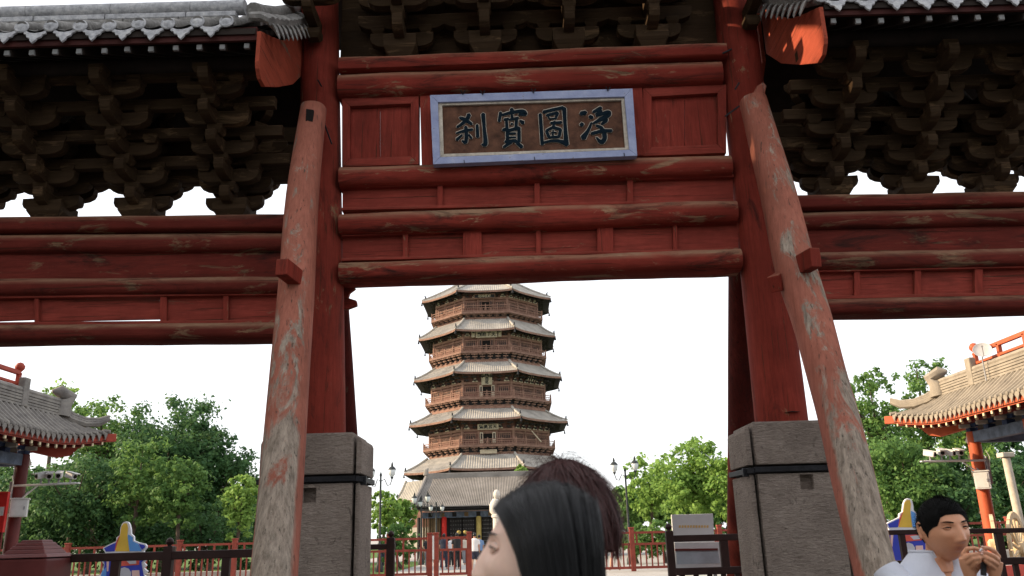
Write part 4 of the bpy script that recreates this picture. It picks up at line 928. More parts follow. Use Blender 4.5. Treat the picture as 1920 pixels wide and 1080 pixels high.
def corner_hall(sgn, corner, tile, label, L=10.5):
    """skirt roof of a hall flanking the plaza; the facade faces the plaza axis, corner = far eave corner"""
    cx, cy, ze = corner; d, rise, up = (1.0 if sgn > 0 else .9), .80, .40
    root = empty('side_hall', (cx + sgn * 4, cy - 4, 0), label=label, cat='hall')
    def A(n, mb, mat, par=root, **k): return ob(n, mb, mat, par, **k)
    def S1(u, v):       # facade slope: u metres from the corner toward the camera, v 0 eave..1 ridge
        k = max(0, 1 - u / 3.2) ** 2.2 * (1 - v) ** 1.3
        return Vector((cx + sgn * d * v - sgn * .28 * k, cy - u + .28 * k, ze + rise * (.8 * v + .2 * v * v) + up * k))
    def S2(u, v):       # far slope, running away from the plaza
        k = max(0, 1 - u / 3.2) ** 2.2 * (1 - v) ** 1.3
        return Vector((cx + sgn * u - sgn * .28 * k, cy - d * v + .28 * k, ze + rise * (.8 * v + .2 * v * v) + up * k))
    mb = MB()
    for F in (S1, S2): mb.grid(lambda a, v, F=F: F(d * v + (L - d * v) * a ** 1.5, v), 24, 6)
    roof = A('skirt_roof', mb, tile, smooth=True)
    n = int(L / .27)
    tend = MB().lathe([(.062, 0), (.062, .03), (.03, .045), (.0005, .045)], (0, 0, 0), 10, Matrix.Rotation(R(-sgn * 90), 3, 'Y')).mesh('tile_end', smooth=True)
    drip = MB().prism([(0, y, z) for y, z in ((-.12, .04), (.12, .04), (.1, -.05), (.04, -.13), (0, -.21), (-.04, -.13), (-.1, -.05))], (sgn * .025, 0, 0)).mesh('drip_tile')
    for m in (tend, drip): m.materials.append(MATS[tile])
    for i in range(n):
        u = .12 + i * .27; vm = min(1, u / d)
        pts = [S1(u, v) + Vector((0, 0, .03)) for v in np.linspace(0, vm, 6)]
        A('cover_tile', MB().tube(pts, .07, 6), tile, par=roof, smooth=True)
        ob('tile_end', tend, None, roof, loc=S1(u, 0) + Vector((-sgn * .01, 0, .03)))
        ob('drip_tile', drip, None, roof, loc=S1(u + .135, 0) + Vector((-sgn * .02, 0, -.02)))
        if i < 20: A('cover_tile', MB().tube([S2(u, v) + Vector((0, 0, .03)) for v in np.linspace(0, vm, 5)], .07, 6), tile, par=roof, smooth=True)
    # eave boards and rafters
    for F in (S1, S2):
        A('eave_board', MB().grid(lambda a, v, F=F: F(L * a ** 1.5, 0) + Vector((sgn * .05 * (F is S1), -.05 * (F is S2), -.08 - .2 * v)), 24, 1), 'vermilion' if sgn > 0 else 'vermilion_shaded', par=roof)
        A('soffit', MB().grid(lambda a, v, F=F: (F(L * a ** 1.5, 0) + Vector((0, 0, -.24))).lerp(Vector((cx + sgn * 1.45, cy - max(1.45, L * a ** 1.5), ze + .02)) if F is S1 else Vector((cx + sgn * max(1.45, L * a ** 1.5), cy - 1.45, ze + .02)), v), 24, 2), 'roof_deck', par=roof)
    for i in range(int(L / .42)):
        u = .25 + i * .42; e = S1(u, 0); inn = Vector((cx + sgn * 1.4, cy - max(u, 1.2), ze - .06))
        A('rafter', MB().bar(e + Vector((sgn * .10, 0, -.33)), inn, .085, .085), 'dark_red', par=roof)
        A('rafter_tip', MB().box(e + Vector((sgn * .085, 0, -.325)), (.05, .085, .085)), 'rafter_tip', par=roof)
        e2 = Vector((cx + sgn * .55, e.y, (e.z - ze) * .6 + ze - .28)); 
        A('round_rafter', MB().tube([e2, Vector((cx + sgn * 1.5, cy - max(u, 1.3), ze - .1))], .055, 7), 'dark_red', par=roof); A('rafter_tip', MB().tube([e2 + Vector((-sgn * .02, 0, -.005)), e2 + Vector((sgn * .03, 0, .005))], .056, 8), 'rafter_tip', par=roof)
    # corner beam
    A('corner_beam', MB().bar(S1(0, 0) + Vector((-sgn * .1, .1, -.18)), Vector((cx + sgn * 1.5, cy - 1.5, ze + .05)), .2, .26), 'vermilion' if sgn > 0 else 'vermilion_shaded', par=roof, bevel=.02)
    A('corner_beam', MB().prism([Vector((cx + sgn * q, cy - q, ze + z)) for q, z in ((.35, -.1), (.55, -.42), (.8, -.5), (1.6, -.28), (1.6, .1))], (sgn * .12, .12, 0)), 'vermilion' if sgn > 0 else 'vermilion_shaded', par=roof)
    # ridges
    rz = ze + rise
    for lv in range(5):
        A('ridge_course', MB().box((cx + sgn * (d + .02), cy - d - (L - d) / 2, rz + .03 + lv * .085), (.26 - .02 * (lv % 2), L - d, .07)), tile, par=roof, bevel=.01)
    A('ridge_cap', MB().tube([(cx + sgn * d, cy - d, rz + .47), (cx + sgn * d, cy - L, rz + .47)], .1, 8), tile, par=roof, smooth=True)
    A('ridge_course', MB().box((cx + sgn * (d + 3), cy - d, rz + .2), (6, .24, .4)), tile, par=roof)
    c = Vector((cx + sgn * d, cy - d, rz))
    A('ridge_figure', MB().tube([c + Vector((-sgn * .05, .05, 0)), c + Vector((-sgn * .08, .08, .42)), c + Vector((-sgn * .2, .2, .62)), c + Vector((sgn * .05, -.05, .80)), c + Vector((sgn * .2, -.2, .78))], [.3, .24, .22, .2, .05], 9), tile, par=roof, smooth=True)
    hip = [S1(d * q, q) for q in (.95, .7, .45, .22, .06)]
    A('corner_ridge', MB().tube([p + Vector((0, 0, z)) for p, z in zip(hip, (.12, .14, .16, .25, .42))], [.13, .13, .12, .11, .07], 7), tile, par=roof, smooth=True)
    A('corner_ridge', MB().tube([p + Vector((0, 0, z)) for p, z in zip(hip, (.34, .30, .30, .38, .52))], [.08, .08, .08, .07, .05], 7), tile, par=roof, smooth=True)
    A('corner_ridge', MB().tube([p + Vector((0, 0, z)) for p, z in zip(hip, (.22, .22, .23, .31, .46))], [.1, .1, .1, .09, .06], 7), tile, par=roof, smooth=True)
    # body of the hall under the roof, columns, bracket clusters
    bx = cx + sgn * 1.5
    A('beam', MB().box((bx + sgn * .05, cy - 1.5 - (L - 1.5) / 2, ze - .62), (.28, L - 1.5, .34)), 'hall_blue', bevel=.02)
    A('beam', MB().box((bx + sgn * 2, cy - 1.5, ze - .62), (4, .28, .34)), 'hall_blue')
    A('wall', MB().box((bx + sgn * 3.2, cy - 2.8 - (L - 2.6) / 2, ze / 2), (3.6, L - 2.6, ze)), 'dark_red')
    for k, u in enumerate((1.5, 4.6, 7.7)):
        A('column', MB().tube([(bx, cy - u, 0), (bx, cy - u, ze - .45)], .19, 14), 'vermilion' if sgn > 0 else 'maroon', smooth=True)  # maroon puts the shade into the colour of the shaded hall's columns
        A('column_base', MB().lathe([(.3, 0), (.32, .1), (.22, .22)], (bx, cy - u, 0), 12), 'platform_stone', smooth=True)
    for k in range(7):
        u = 1.5 + k * 1.03
        b = Vector((bx, cy - u, ze - .42)); br = A('bracket_set', MB().box(b + Vector((0, 0, .02)), (.26, .26, .14)), 'bracket_blue', bevel=.02)
        for j in range(2):
            A('arm', MB().box(b + Vector((-sgn * (.14 + .2 * j), 0, .15 + .16 * j)), (.5 + .2 * j, .11, .12)), 'bracket_white' if j == 0 else 'bracket_blue', par=br, bevel=.02)
            A('arm', MB().box(b + Vector((-sgn * .24 * j, 0, .17 + .16 * j)), (.11, .62 + .1 * j, .12)), 'bracket_blue', par=br, bevel=.02)
        A('cloud_panel', MB().prism([b + Vector((-sgn * .02, y, z)) for y, z in ((-.5, -.3), (-.34, -.36), (-.18, -.1), (.18, -.1), (.34, -.36), (.5, -.3), (.3, -.02), (-.3, -.02))], (sgn * .06, 0, 0)), 'bracket_white', par=br)
    RC = 'vermilion' if sgn > 0 else 'vermilion_shaded'
    # terrace railing above the ridge
    rx = cx + sgn * (d + .12); y0 = onX(33 if sgn < 0 else 1833, 720 if sgn < 0 else 690, rx).y
    rail = A('terrace_rail', MB().box((rx, (y0 + cy - L) / 2, rz + .98), (.12, y0 - cy + L, .13)), RC, bevel=.02)
    A('terrace_rail', MB().box((rx, (y0 + cy - L) / 2, rz + .66), (.1, y0 - cy + L, .08)), RC, bevel=.02)
    for i in range(5):
        yy = y0 - i * 1.3; A('rail_post', MB().box((rx, yy, rz + .74), (.12, .12, .5)), RC, bevel=.02)
    A('post_finial', MB().lathe([(.07, 0), (.09, .05), (.05, .1), (.13, .2), (.14, .28), (.08, .37), (.0005, .4)], (rx, y0, rz + .9), 12), RC, smooth=True)
    A('ridge_pillar', MB().box((cx + sgn * (d + .02), y0 + .1, rz + .42), (.3, .3, .85)), tile, bevel=.04)
    A('terrace_floor', MB().box((cx + sgn * (d + 2.3), cy - 2 - (L - 2) / 2, rz - .1), (4.2, L - 2, .2)), 'dark_red')
    A('upper_column', MB().tube([(cx + sgn * (d + .5), cy - 5.8, rz - .1), (cx + sgn * (d + .5), cy - 5.8, rz + 4.2)], .14, 10), 'vermilion', smooth=True)
    return root
lc = onZ(183, 832, 4.75); rc = onZ(1692, 797, 4.75)
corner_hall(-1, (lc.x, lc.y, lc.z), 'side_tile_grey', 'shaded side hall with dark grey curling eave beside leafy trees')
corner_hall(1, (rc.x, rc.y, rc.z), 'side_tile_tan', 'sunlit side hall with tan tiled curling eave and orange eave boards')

# satellite dish on the sunlit hall
simple('dish_grey', (.42, .42, .42), .6, .1, 4, .05); simple('white_metal', (.62, .61, .59), .45, .12, 4, .05); simple('grey_metal', (.3, .3, .31), .45, .2, 5, .1)
q = onY(1842, 656, rc.y - 4.2); dish = empty('satellite_dish', (q.x, q.y, q.z - .6), label='grey satellite dish mounted above the sunlit tiled eave', cat='satellite dish')
dm = Vector((-.42, -.78, .46)).to_track_quat('Z', 'Y').to_matrix()
ob('bowl', MB().lathe([(.0005, -.05), (.1, -.047), (.2, -.03), (.25, 0), (.258, .01), (.248, .012), (.2, -.018), (.1, -.035), (.0005, -.038)], q, 24, dm), 'dish_grey', dish, smooth=True)
ob('feed_arm', MB().tube([q + dm @ Vector((0, -.25, 0)), q + dm @ Vector((0, -.1, .3))], .012, 6), 'grey_metal', dish); ob('feed_horn', MB().tube([q + dm @ Vector((0, -.1, .3)), q + dm @ Vector((0, -.05, .22))], .03, 8), 'grey_metal', dish)
ob('mast', MB().tube([q + dm @ Vector((0, 0, -.05)), q + Vector((0, .1, -.25)), q + Vector((0, .1, -.9))], .02, 8), 'grey_metal', dish)

# camera arms and cabinets on the hall corner posts
def camera_arm(pxa, pxb, Y, cams, label, drop):
    a, b = onY(*pxa, Y), onY(*pxb, Y)
    root = empty('camera_arm', a, label=label, cat='camera arm', group='camera arms on the side halls')
    ob('arm', MB().tube([a, b], .035, 8), 'white_metal', root, smooth=True); 
    m = a.lerp(b, .42); ob('stay', MB().tube([m, Vector((a.x, a.y, a.z - drop))], .022, 6), 'white_metal', root)
    ob('mounting_plate', MB().box(a + Vector((0, 0, -drop / 2)), (.08, .12, drop + .25)), 'grey_metal', root, bevel=.01)
    ob('cable', MB().tube([a + Vector((0, -.05, .3)), a + Vector((.08, -.06, .1)), a + Vector((.02, -.05, -.3))], .012, 5), 'white_metal', root)
    ob('end_plate', MB().box(b + Vector((0, 0, .0)), (.22, .14, .04)), 'white_metal', root, bevel=.008)
    for x, y, yaw in cams:
        p = onY(x, y, Y); M = Matrix.Rotation(R(yaw), 3, 'Z') @ Matrix.Rotation(R(14), 3, 'X')
        c = ob('camera', MB().box(p + Vector((0, 0, .02)), (.17, .34, .17), M), 'white_metal', root, bevel=.03)
        ob('lens', MB().tube([p + M @ Vector((0, -.165, .02)), p + M @ Vector((0, -.18, .02))], .06, 10), 'dark_slot', c)
        ob('sun_hood', MB().box(p + M @ Vector((0, -.04, .115)), (.2, .42, .025), M), 'white_metal', c, bevel=.006)
        ob('neck', MB().tube([p + Vector((0, 0, -.08)), Vector((p.x, p.y, a.lerp(b, max(0, min(1, (p.x - a.x) / (b.x - a.x)))).z))], .03, 6), 'grey_metal', c)
yl, yr_ = lc.y - 1.7, rc.y - 1.7
camera_arm((22, 911), (142, 906), yl, [(78, 893, -30), (93, 893, 25), (111, 892, 20), (133, 893, 70)], 'white camera arm with four cameras on the shaded side hall', .7)
camera_arm((1850, 863), (1733, 865), yr_, [(1743, 852, 40), (1764, 849, -10), (1780, 850, 30), (1797, 849, 0)], 'white camera arm with four cameras on the sunlit side hall', .6)
def cabinet(px, Y, w_, dpt, h_, yaw, label):
    p = onY(*px, Y); M = Matrix.Rotation(R(yaw), 3, 'Z')
    root = empty('control_cabinet', p, label=label, cat='cabinet', group='control cabinets')
    ob('cabinet_body', MB().box(p, (w_, dpt, h_), M), 'white_metal', root, bevel=.012); ob('lid', MB().box(p + Vector((0, 0, h_ / 2 + .02)), (w_ + .06, dpt + .06, .04), M), 'white_metal', root, bevel=.01)
    ob('door', MB().box(p + M @ Vector((0, -dpt / 2 - .006, 0)), (w_ - .08, .012, h_ - .08), M), 'white_metal', root, bevel=.004)
    ob('latch', MB().box(p + M @ Vector((w_ * .34, -dpt / 2 - .02, 0)), (.03, .02, .09), M), 'grey_metal', root)
    ob('strap', MB().tube([p + Vector((0, 0, h_ / 2)), p + Vector((0, dpt * .9, h_ / 2 + .25))], .02, 6), 'grey_metal', root)
cabinet((36, 953), yl - .1, .44, .4, .5, 24, 'white cabinet hung on the shaded side hall post'); cabinet((1842, 901), yr_ - .1, .42, .42, .52, -32, 'white cabinet hung on the sunlit side hall post')
# post that carries the cameras on the shaded hall and the red notice box beside it
p = onY(4, 960, yl - .5)
rs = empty('notice_box', (p.x, p.y, 0), label='bright red notice box with white paper on the shaded hall', cat='notice box')
ob('box', MB().box(p, (.26, .12, 1.15)), 'bright_red', rs, bevel=.01); ob('paper', MB().box(p + Vector((.02, -.066, .02)), (.12, .008, .25)), 'white_metal', rs)
ob('post', MB().box((p.x, p.y + .1, p.z / 2 - .3), (.08, .08, p.z - .5)), 'dark_red', rs)

# ------------------------------------------------------------------ dark railing just behind the archway
simple('railing_dark', (.035, .016, .014), .5, .3, 4, .2); simple('maroon', (.125, .030, .028), .5, .2, 3, .1)
YR = 11.2
def ball_post(root, x, ytop, yshoulder, wpx, Y=YR):
    t = onY(x, ytop, Y); s_ = onY(x, yshoulder, Y); w_ = wpx / pxm(s_)
    ob('post', MB().box((s_.x, Y, s_.z / 2), (w_, w_, s_.z)), 'railing_dark', root, bevel=.012)
    r_ = (t.z - s_.z) / 2
    ob('post_ball', MB().lathe([(r_ * .5, 0), (r_ * .45, r_ * .25), (r_ * .8, r_ * .5), (r_, r_), (r_ * .75, r_ * 1.6), (r_ * .3, r_ * 1.95), (.0005, r_ * 2)], s_, 14), 'railing_dark', root, smooth=True)
def dark_run(label, x0, x1, ytop0, ytop1, hpx, posts, stiles, low=None, Y=YR, slats=()):
    a = onY(x0, ytop0, Y); b = onY(x1, ytop1, Y); h_ = hpx / pxm(a)
    root = empty('dark_railing', ((a.x + b.x) / 2, Y, 0), label=label, cat='railing', group='dark railings behind the archway')
    ob('top_rail', MB().bar(a - Vector((0, 0, h_ / 2)), b - Vector((0, 0, h_ / 2)), .09, h_), 'railing_dark', root, bevel=.01)
    zl_ = low if low else .55
    ob('lower_rail', MB().bar(Vector((a.x, Y, zl_)), Vector((b.x, Y, zl_)), .08, .09), 'railing_dark', root, bevel=.01); ob('bottom_rail', MB().bar(Vector((a.x, Y, .15)), Vector((b.x, Y, .15)), .08, .09), 'railing_dark', root, bevel=.01)
    for x, yt, ys, w_ in posts: ball_post(root, x, yt, ys, w_, Y)
    for x, w_ in stiles:
        p_ = onY(x, lin(x, x0, ytop0, x1, ytop1) + hpx, Y); ob('stile', MB().box((p_.x, Y, (p_.z + zl_) / 2), (w_ / pxm(p_), .075, p_.z - zl_)), 'railing_dark', root, bevel=.008)
    n = max(2, int(abs(b.x - a.x) / .16))
    for i in range(1, n): ob('slat', MB().box((a.x + (b.x - a.x) * i / n, Y, (zl_ + .15) / 2), (.06, .05, zl_ - .2)), 'railing_dark', root)
    return root
dark_run('dark wooden railing between the stepped maroon pillar and the stone footing', -120, 486, 1046, 1029, 15, [(318, 1008, 1024, 17)], [(218, 16), (425, 15)])
dark_run('short dark railing with ball post beside the narrow footing stone', 680, 741, 1021, 1019, 10, [(733, 995, 1008, 15)], [], low=1.0)
dark_run('dark framed railing with ball post in front of the white sign', 1248, 1400, 1004, 1000, 12, [(1254, 981, 995, 14)], [(1356, 15)], low=onY(1300, 1071, YR).z)
dark_run('long dark railing behind the man in the pale shirt', 1600, 2060, 995, 987, 9, [], [(1871, 13), (1782, 10), (1690, 10)], low=onY(1890, 1052, YR).z)
# stepped maroon pillar
p = onY(66, 1042, 10.9); zt = p.z; w2 = 50 / pxm(p)
bp = empty('stepped_pillar', (p.x, 10.9, 0), label='maroon box pillar with stepped pyramid cap joining the dark railing', cat='pillar')
ob('shaft', MB().box((p.x, 10.9, (zt - .03) / 2), (w2 * 1.9, w2 * 1.9, zt - .03)), 'maroon', bp, bevel=.03)
for i, (s_, h_) in enumerate(((1.0, .045), (.78, .05), (.66, .045), (.54, .04), (.42, .03))):
    z_ = zt - .02 + sum(v for _, v in ((1.0, .045), (.78, .05), (.66, .045), (.54, .04), (.42, .03))[:i])
    a_ = w2 * s_; b_ = w2 * s_ * .86; v = [(p.x + sx * r_, 10.9 + sy * r_, z) for r_, z in ((a_, z_), (b_, z_ + h_)) for sx, sy in ((-1, -1), (1, -1), (1, 1), (-1, 1))]
    ob('cap_step', MB().add(v, [(0, 3, 2, 1), (4, 5, 6, 7)] + [(k, (k + 1) % 4, 4 + (k + 1) % 4, 4 + k) for k in range(4)]), 'maroon', bp, bevel=.01)

# ------------------------------------------------------------------ red fence round the pagoda garden
simple('fence_red', (.23, .05, .035), .6, .25, 4, .2)
YFN = 35.0
BAR = MB().box((0, 0, .585), (.055, .05, .93)).mesh('bar'); BAL = MB().box((0, 0, 1.28), (.075, .06, .42)).mesh('baluster')
PST = MB().box((0, 0, .83), (.19, .19, 1.66)).box((0, 0, 1.69), (.23, .23, .06)).mesh('post', bevel=.02)
for m in (BAR, BAL, PST): m.materials.append(MATS['fence_red'])
def red_run(label, x0, x1, posts, Y=YFN, name='red_fence', cat='fence'):
    X0, X1 = onY(x0, 1030, Y).x, onY(x1, 1030, Y).x
    root = empty(name, ((X0 + X1) / 2, Y, 0), label=label, cat=cat, group='red fence runs' if cat == 'fence' else None)
    for z, h_ in ((1.5, .09), (1.05, .09), (.14, .1)): ob('rail', MB().box(((X0 + X1) / 2, Y, z), (X1 - X0, .07, h_)), 'fence_red', root)
    n = int((X1 - X0) / .23)
    for i in range(n): ob('bar', BAR, None, root, loc=(X0 + (X1 - X0) * (i + .5) / n, Y, 0))
    n = max(2, int((X1 - X0) / .62))
    for i in range(n): ob('baluster', BAL, None, root, loc=(X0 + (X1 - X0) * (i + .5) / n, Y, 0))
    for x in posts: ob('post', PST, None, root, loc=(onY(x, 1030, Y).x, Y, 0))
red_run('low red slatted fence in front of the dense trees', -60, 500, [22, 127, 232, 337, 440], 36)
red_run('red slatted fence between footing and gate leaf near the lamp', 640, 806, [655, 730, 806])
red_run('open red gate leaf beside the people at the entrance', 824, 880, [818, 880], 34.4, 'gate_leaf', 'gate')
red_run('red slatted fence below the bright green trees', 1120, 1420, [1186, 1270, 1352], 35.5)
red_run('red slatted fence behind the wooden wheels', 1560, 1990, [1600, 1700, 1800, 1900], 34)
# white slot notice on the gate post
p = onY(812, 1030, 34.2); 
ob('gate_notice', MB().box((p.x, 34.27, 1.15), (.07, .01, .9)), 'white_metal', label='narrow white notice strip on the red gate post', cat='notice')
# low kerb wall behind the fence
simple('kerb_stone', (.42, .40, .36), .9, .2, 2, .2)
for x0, x1, y in ((-30, -9.4, 37.3), (9.5, 40, 36.6)): ob('planting_kerb', MB().box(((x0 + x1) / 2, y, .2), (x1 - x0, .3, .4)), 'kerb_stone', label='pale stone kerb along the lawn behind the red fence, %s' % ('under the dense dark trees' if x0 < 0 else 'under the bright trees'), cat='kerb', bevel=.02)

# ------------------------------------------------------------------ lamps
simple('lamp_iron', (.03, .035, .035), .5, .3, 6, .1); simple('lamp_glass', (.62, .66, .66), .25, .1, 5, 0)
def lantern(root, p, s_=1.0):
    l_ = ob('lantern', MB().lathe([(.07 * s_, 0), (.15 * s_, .1 * s_), (.19 * s_, .32 * s_), (.17 * s_, .36 * s_)], p, 8), 'lamp_glass', root, smooth=True)
    ob('lantern_cap', MB().lathe([(.21 * s_, .35 * s_), (.14 * s_, .46 * s_), (.05 * s_, .52 * s_), (.06 * s_, .58 * s_), (.02 * s_, .72 * s_)], p, 8), 'lamp_iron', l_, smooth=True)
    ob('lantern_base', MB().lathe([(.03 * s_, -.12 * s_), (.08 * s_, -.03 * s_), (.07 * s_, 0)], p, 8), 'lamp_iron', l_)
def street_lamp(px, ytop, Y, heads, label):
    t = onY(px, ytop, Y); root = empty('street_lamp', (t.x, Y, 0), label=label, cat='street lamp', group='black lantern street lamps')
    ob('pole', MB().tube([(t.x, Y, 0), (t.x, Y, 1.0), (t.x, Y, 1.05), (t.x, Y, t.z)], [.10, .09, .065, .045], 10), 'lamp_iron', root, smooth=True)
    ob('base', MB().lathe([(.2, 0), (.2, .25), (.12, .4), (.1, .7)], (t.x, Y, 0), 12), 'lamp_iron', root, smooth=True)
    ob('finial', MB().lathe([(.05, 0), (.07, .06), (.02, .2)], t, 8), 'lamp_iron', root)
    for x, y, s_ in heads:
        p_ = onY(x, y, Y); dx = p_.x - t.x
        ob('scroll_arm', MB().tube([(t.x, Y, t.z - .25), (t.x + dx * .35, Y, t.z - .05 - .1), (t.x + dx * .6, Y, p_.z - .42 * s_), (t.x + dx * .85, Y, p_.z - .38 * s_), (p_.x, Y, p_.z - .12 * s_)], .025, 6), 'lamp_iron', root, smooth=True)
        lantern(root, p_, s_)
street_lamp(714, 893, 42, [(696, 897, 1), (735, 894, 1)], 'black twin lantern street lamp beside the sloping footing stone')
street_lamp(1172, 884, 43, [(1152, 885, 1), (1191, 882, 1)], 'black twin lantern street lamp rising before bright green trees')
street_lamp(790, 936, 52, [(777, 944, .9), (802, 941, .9), (788, 950, .8)], 'cluster lantern lamp in front of the gate hall roof')
street_lamp(818, 947, 56, [(808, 958, .75), (829, 958, .75)], 'small twin globe lamp against the gate hall eave')

# carved white stone post
simple('white_stone', (.62, .58, .52), .8, .15, 6, .4, bdist=.02)
p = onY(931, 918, 40)
wp = empty('carved_stone_post', (p.x, 40, 0), label='white carved stone post with a beast sitting below its round knob', cat='stone post')
ob('shaft', MB().lathe([(.2, 0), (.2, p.z - 1.3), (.26, p.z - 1.25), (.26, p.z - 1.15), (.12, p.z - 1.05)], (p.x, 40, 0), 12), 'white_stone', wp, smooth=True)
ob('beast', MB().tube([(p.x - .02, 40, p.z - 1.15), (p.x - .12, 40, p.z - .95), (p.x - .14, 40, p.z - .72), (p.x - .02, 40, p.z - .5), (p.x, 40, p.z - .42)], [.16, .24, .22, .2, .1], 10), 'white_stone', wp, smooth=True)
ob('knob', MB().sphere((p.x, 40, p.z - .22), .16, 12, (1, 1, 1.4)), 'white_stone', wp, smooth=True)

# white two-panel information sign
simple('sign_white', (.60, .59, .60), .6, .08, 3, .05); simple('sign_grey', (.40, .43, .48), .6, .15, 4, .05); simple('sign_orange', (.62, .40, .15), .6, .1, 3, 0)
YS = 12.6
sg = empty('information_sign', onY(1305, 1080, YS) * 1, label='white two panel information sign standing behind the dark railing', cat='sign'); sg.location.z = 0
ob('upper_panel', MB().pxprism([(1261, 965), (1337, 963), (1340, 1018), (1265, 1020)], YS, .05), 'sign_white', sg, bevel=.006)
ob('edge', MB().pxprism([(1259.5, 965), (1261.5, 965), (1265, 1020), (1263, 1020)], YS - .01, .07), 'white_metal', sg)
for i in range(11): ob('faded_letter', MB().pxprism([(1273 + i * 5.2, 985), (1276.5 + i * 5.2, 984.8), (1276.5 + i * 5.2, 989.4), (1273 + i * 5.2, 989.6)], YS - .004, .003), 'sign_orange', sg)
ob('lower_panel', MB().pxprism([(1264, 1017), (1349, 1016), (1355, 1068), (1267, 1071)], YS - .12, .04), 'sign_white', sg, bevel=.006)
ob('panel_face', MB().pxprism([(1267, 1033), (1346, 1031), (1350, 1056), (1269, 1058)], YS - .125, .004), 'sign_grey', sg)
ob('maroon_ledge', MB().pxprism([(1266, 1029), (1346, 1028), (1346, 1032), (1266, 1033)], YS - .15, .03), 'maroon', sg)  # maroon strip standing out from the lower panel
for x in (1275, 1340):
    p = onY(x, 1060, YS); ob('leg', MB().box((p.x, YS + .03, .6), (.05, .05, 1.2)), 'grey_metal', sg)

# colourful pagoda-shaped standing boards
simple('board_white', (.78, .78, .82), .45, .05, 3, 0); simple('board_blue', (.05, .07, .50), .4, .1, 3, 0); simple('board_sky', (.13, .35, .80), .4, .1, 3, 0); simple('board_yellow', (.80, .52, .08), .4, .1, 3, 0)
simple('board_red', (.70, .12, .09), .4, .2, 3, 0); simple('board_pink', (.82, .55, .52), .4, .1, 3, 0); simple('board_grey', (.55, .55, .62), .4, .1, 3, 0)
OUT = [(640, 175), (680, 160), (725, 172), (750, 215), (765, 280), (772, 370), (820, 415), (822, 485), (900, 515), (1010, 540), (1038, 575), (1030, 610), (985, 660), (1000, 700), (1050, 790), (985, 850), (1030, 900), (985, 945), (1050, 1000), (990, 1060), (1050, 1120), (1000, 1200), (1060, 1300), (1040, 1500),
       (260, 1500), (240, 1300), (290, 1200), (225, 1090), (290, 1000), (300, 940), (315, 890), (275, 830), (285, 770), (345, 700), (300, 640), (300, 605), (340, 575), (440, 530), (520, 490), (522, 430), (580, 395), (592, 270), (612, 210)]
PCS = [('board_yellow', [(650, 190), (705, 190), (722, 260), (712, 400), (745, 665), (505, 665), (545, 520), (590, 380), (612, 240)]), ('board_blue', [(320, 610), (440, 550), (525, 515), (495, 665), (350, 670)]), ('board_red', [(525, 505), (560, 425), (585, 400), (540, 540), (512, 640), (500, 640)]),
       ('board_sky', [(722, 380), (760, 395), (805, 430), (800, 490), (900, 540), (955, 660), (752, 662), (725, 480)]), ('board_blue', [(905, 535), (1000, 560), (1015, 590), (960, 640)]),
       ('board_blue', [(330, 720), (990, 720), (1020, 790), (950, 850), (990, 1080), (1020, 1300), (1000, 1480), (300, 1480), (270, 1300), (310, 1000), (330, 880), (310, 800)]),
       ('board_sky', [(290, 1000), (360, 930), (360, 1480), (300, 1480), (262, 1120)]), ('board_pink', [(365, 760), (410, 800), (395, 1000), (370, 1000)]),
       ('board_red', [(570, 800), (920, 790), (915, 890), (600, 915)]), ('board_grey', [(700, 820), (860, 800), (870, 870), (760, 880)]),
       ('board_grey', [(560, 1010), (600, 955), (670, 930), (740, 955), (785, 1020), (775, 1110), (700, 1150), (610, 1140), (560, 1090)]), ('board_pink', [(795, 985), (920, 980), (930, 1120), (800, 1120)])]
def standee(x0, y0, s_, Y, label):
    mp = lambda x, y: onY(x0 + x / 9 * s_, y0 + y / 9 * s_, Y)
    b = mp(660, 1500); root = empty('standing_board', (b.x, Y, 0), label=label, cat='standing board', group='pagoda shaped standing boards')
    ob('panel', MB().prism([mp(x, y) for x, y in OUT], (0, .05, 0)), 'board_white', root)
    for i, (m, pl) in enumerate(PCS): ob('colour_piece', MB().prism([mp(x, y) + Vector((0, -.004 - .002 * i, 0)) for x, y in pl], (0, .003, 0)), m, root)
    ob('stay', MB().bar(mp(660, 900) + Vector((0, .05, 0)), Vector((b.x, Y + .6, 0)), .05, .03), 'grey_metal', root); ob('foot', MB().box((b.x, Y + .3, b.z / 2), (.5, .6, b.z)), 'grey_metal', root)
standee(160, 960, 1.0, 15.2, 'pagoda shaped standing board in yellow and blue behind the dark railing near the maroon pillar')
standee(1630, 917, .97, 15.0, 'pagoda shaped standing board in yellow and blue partly behind the man in the pale shirt')

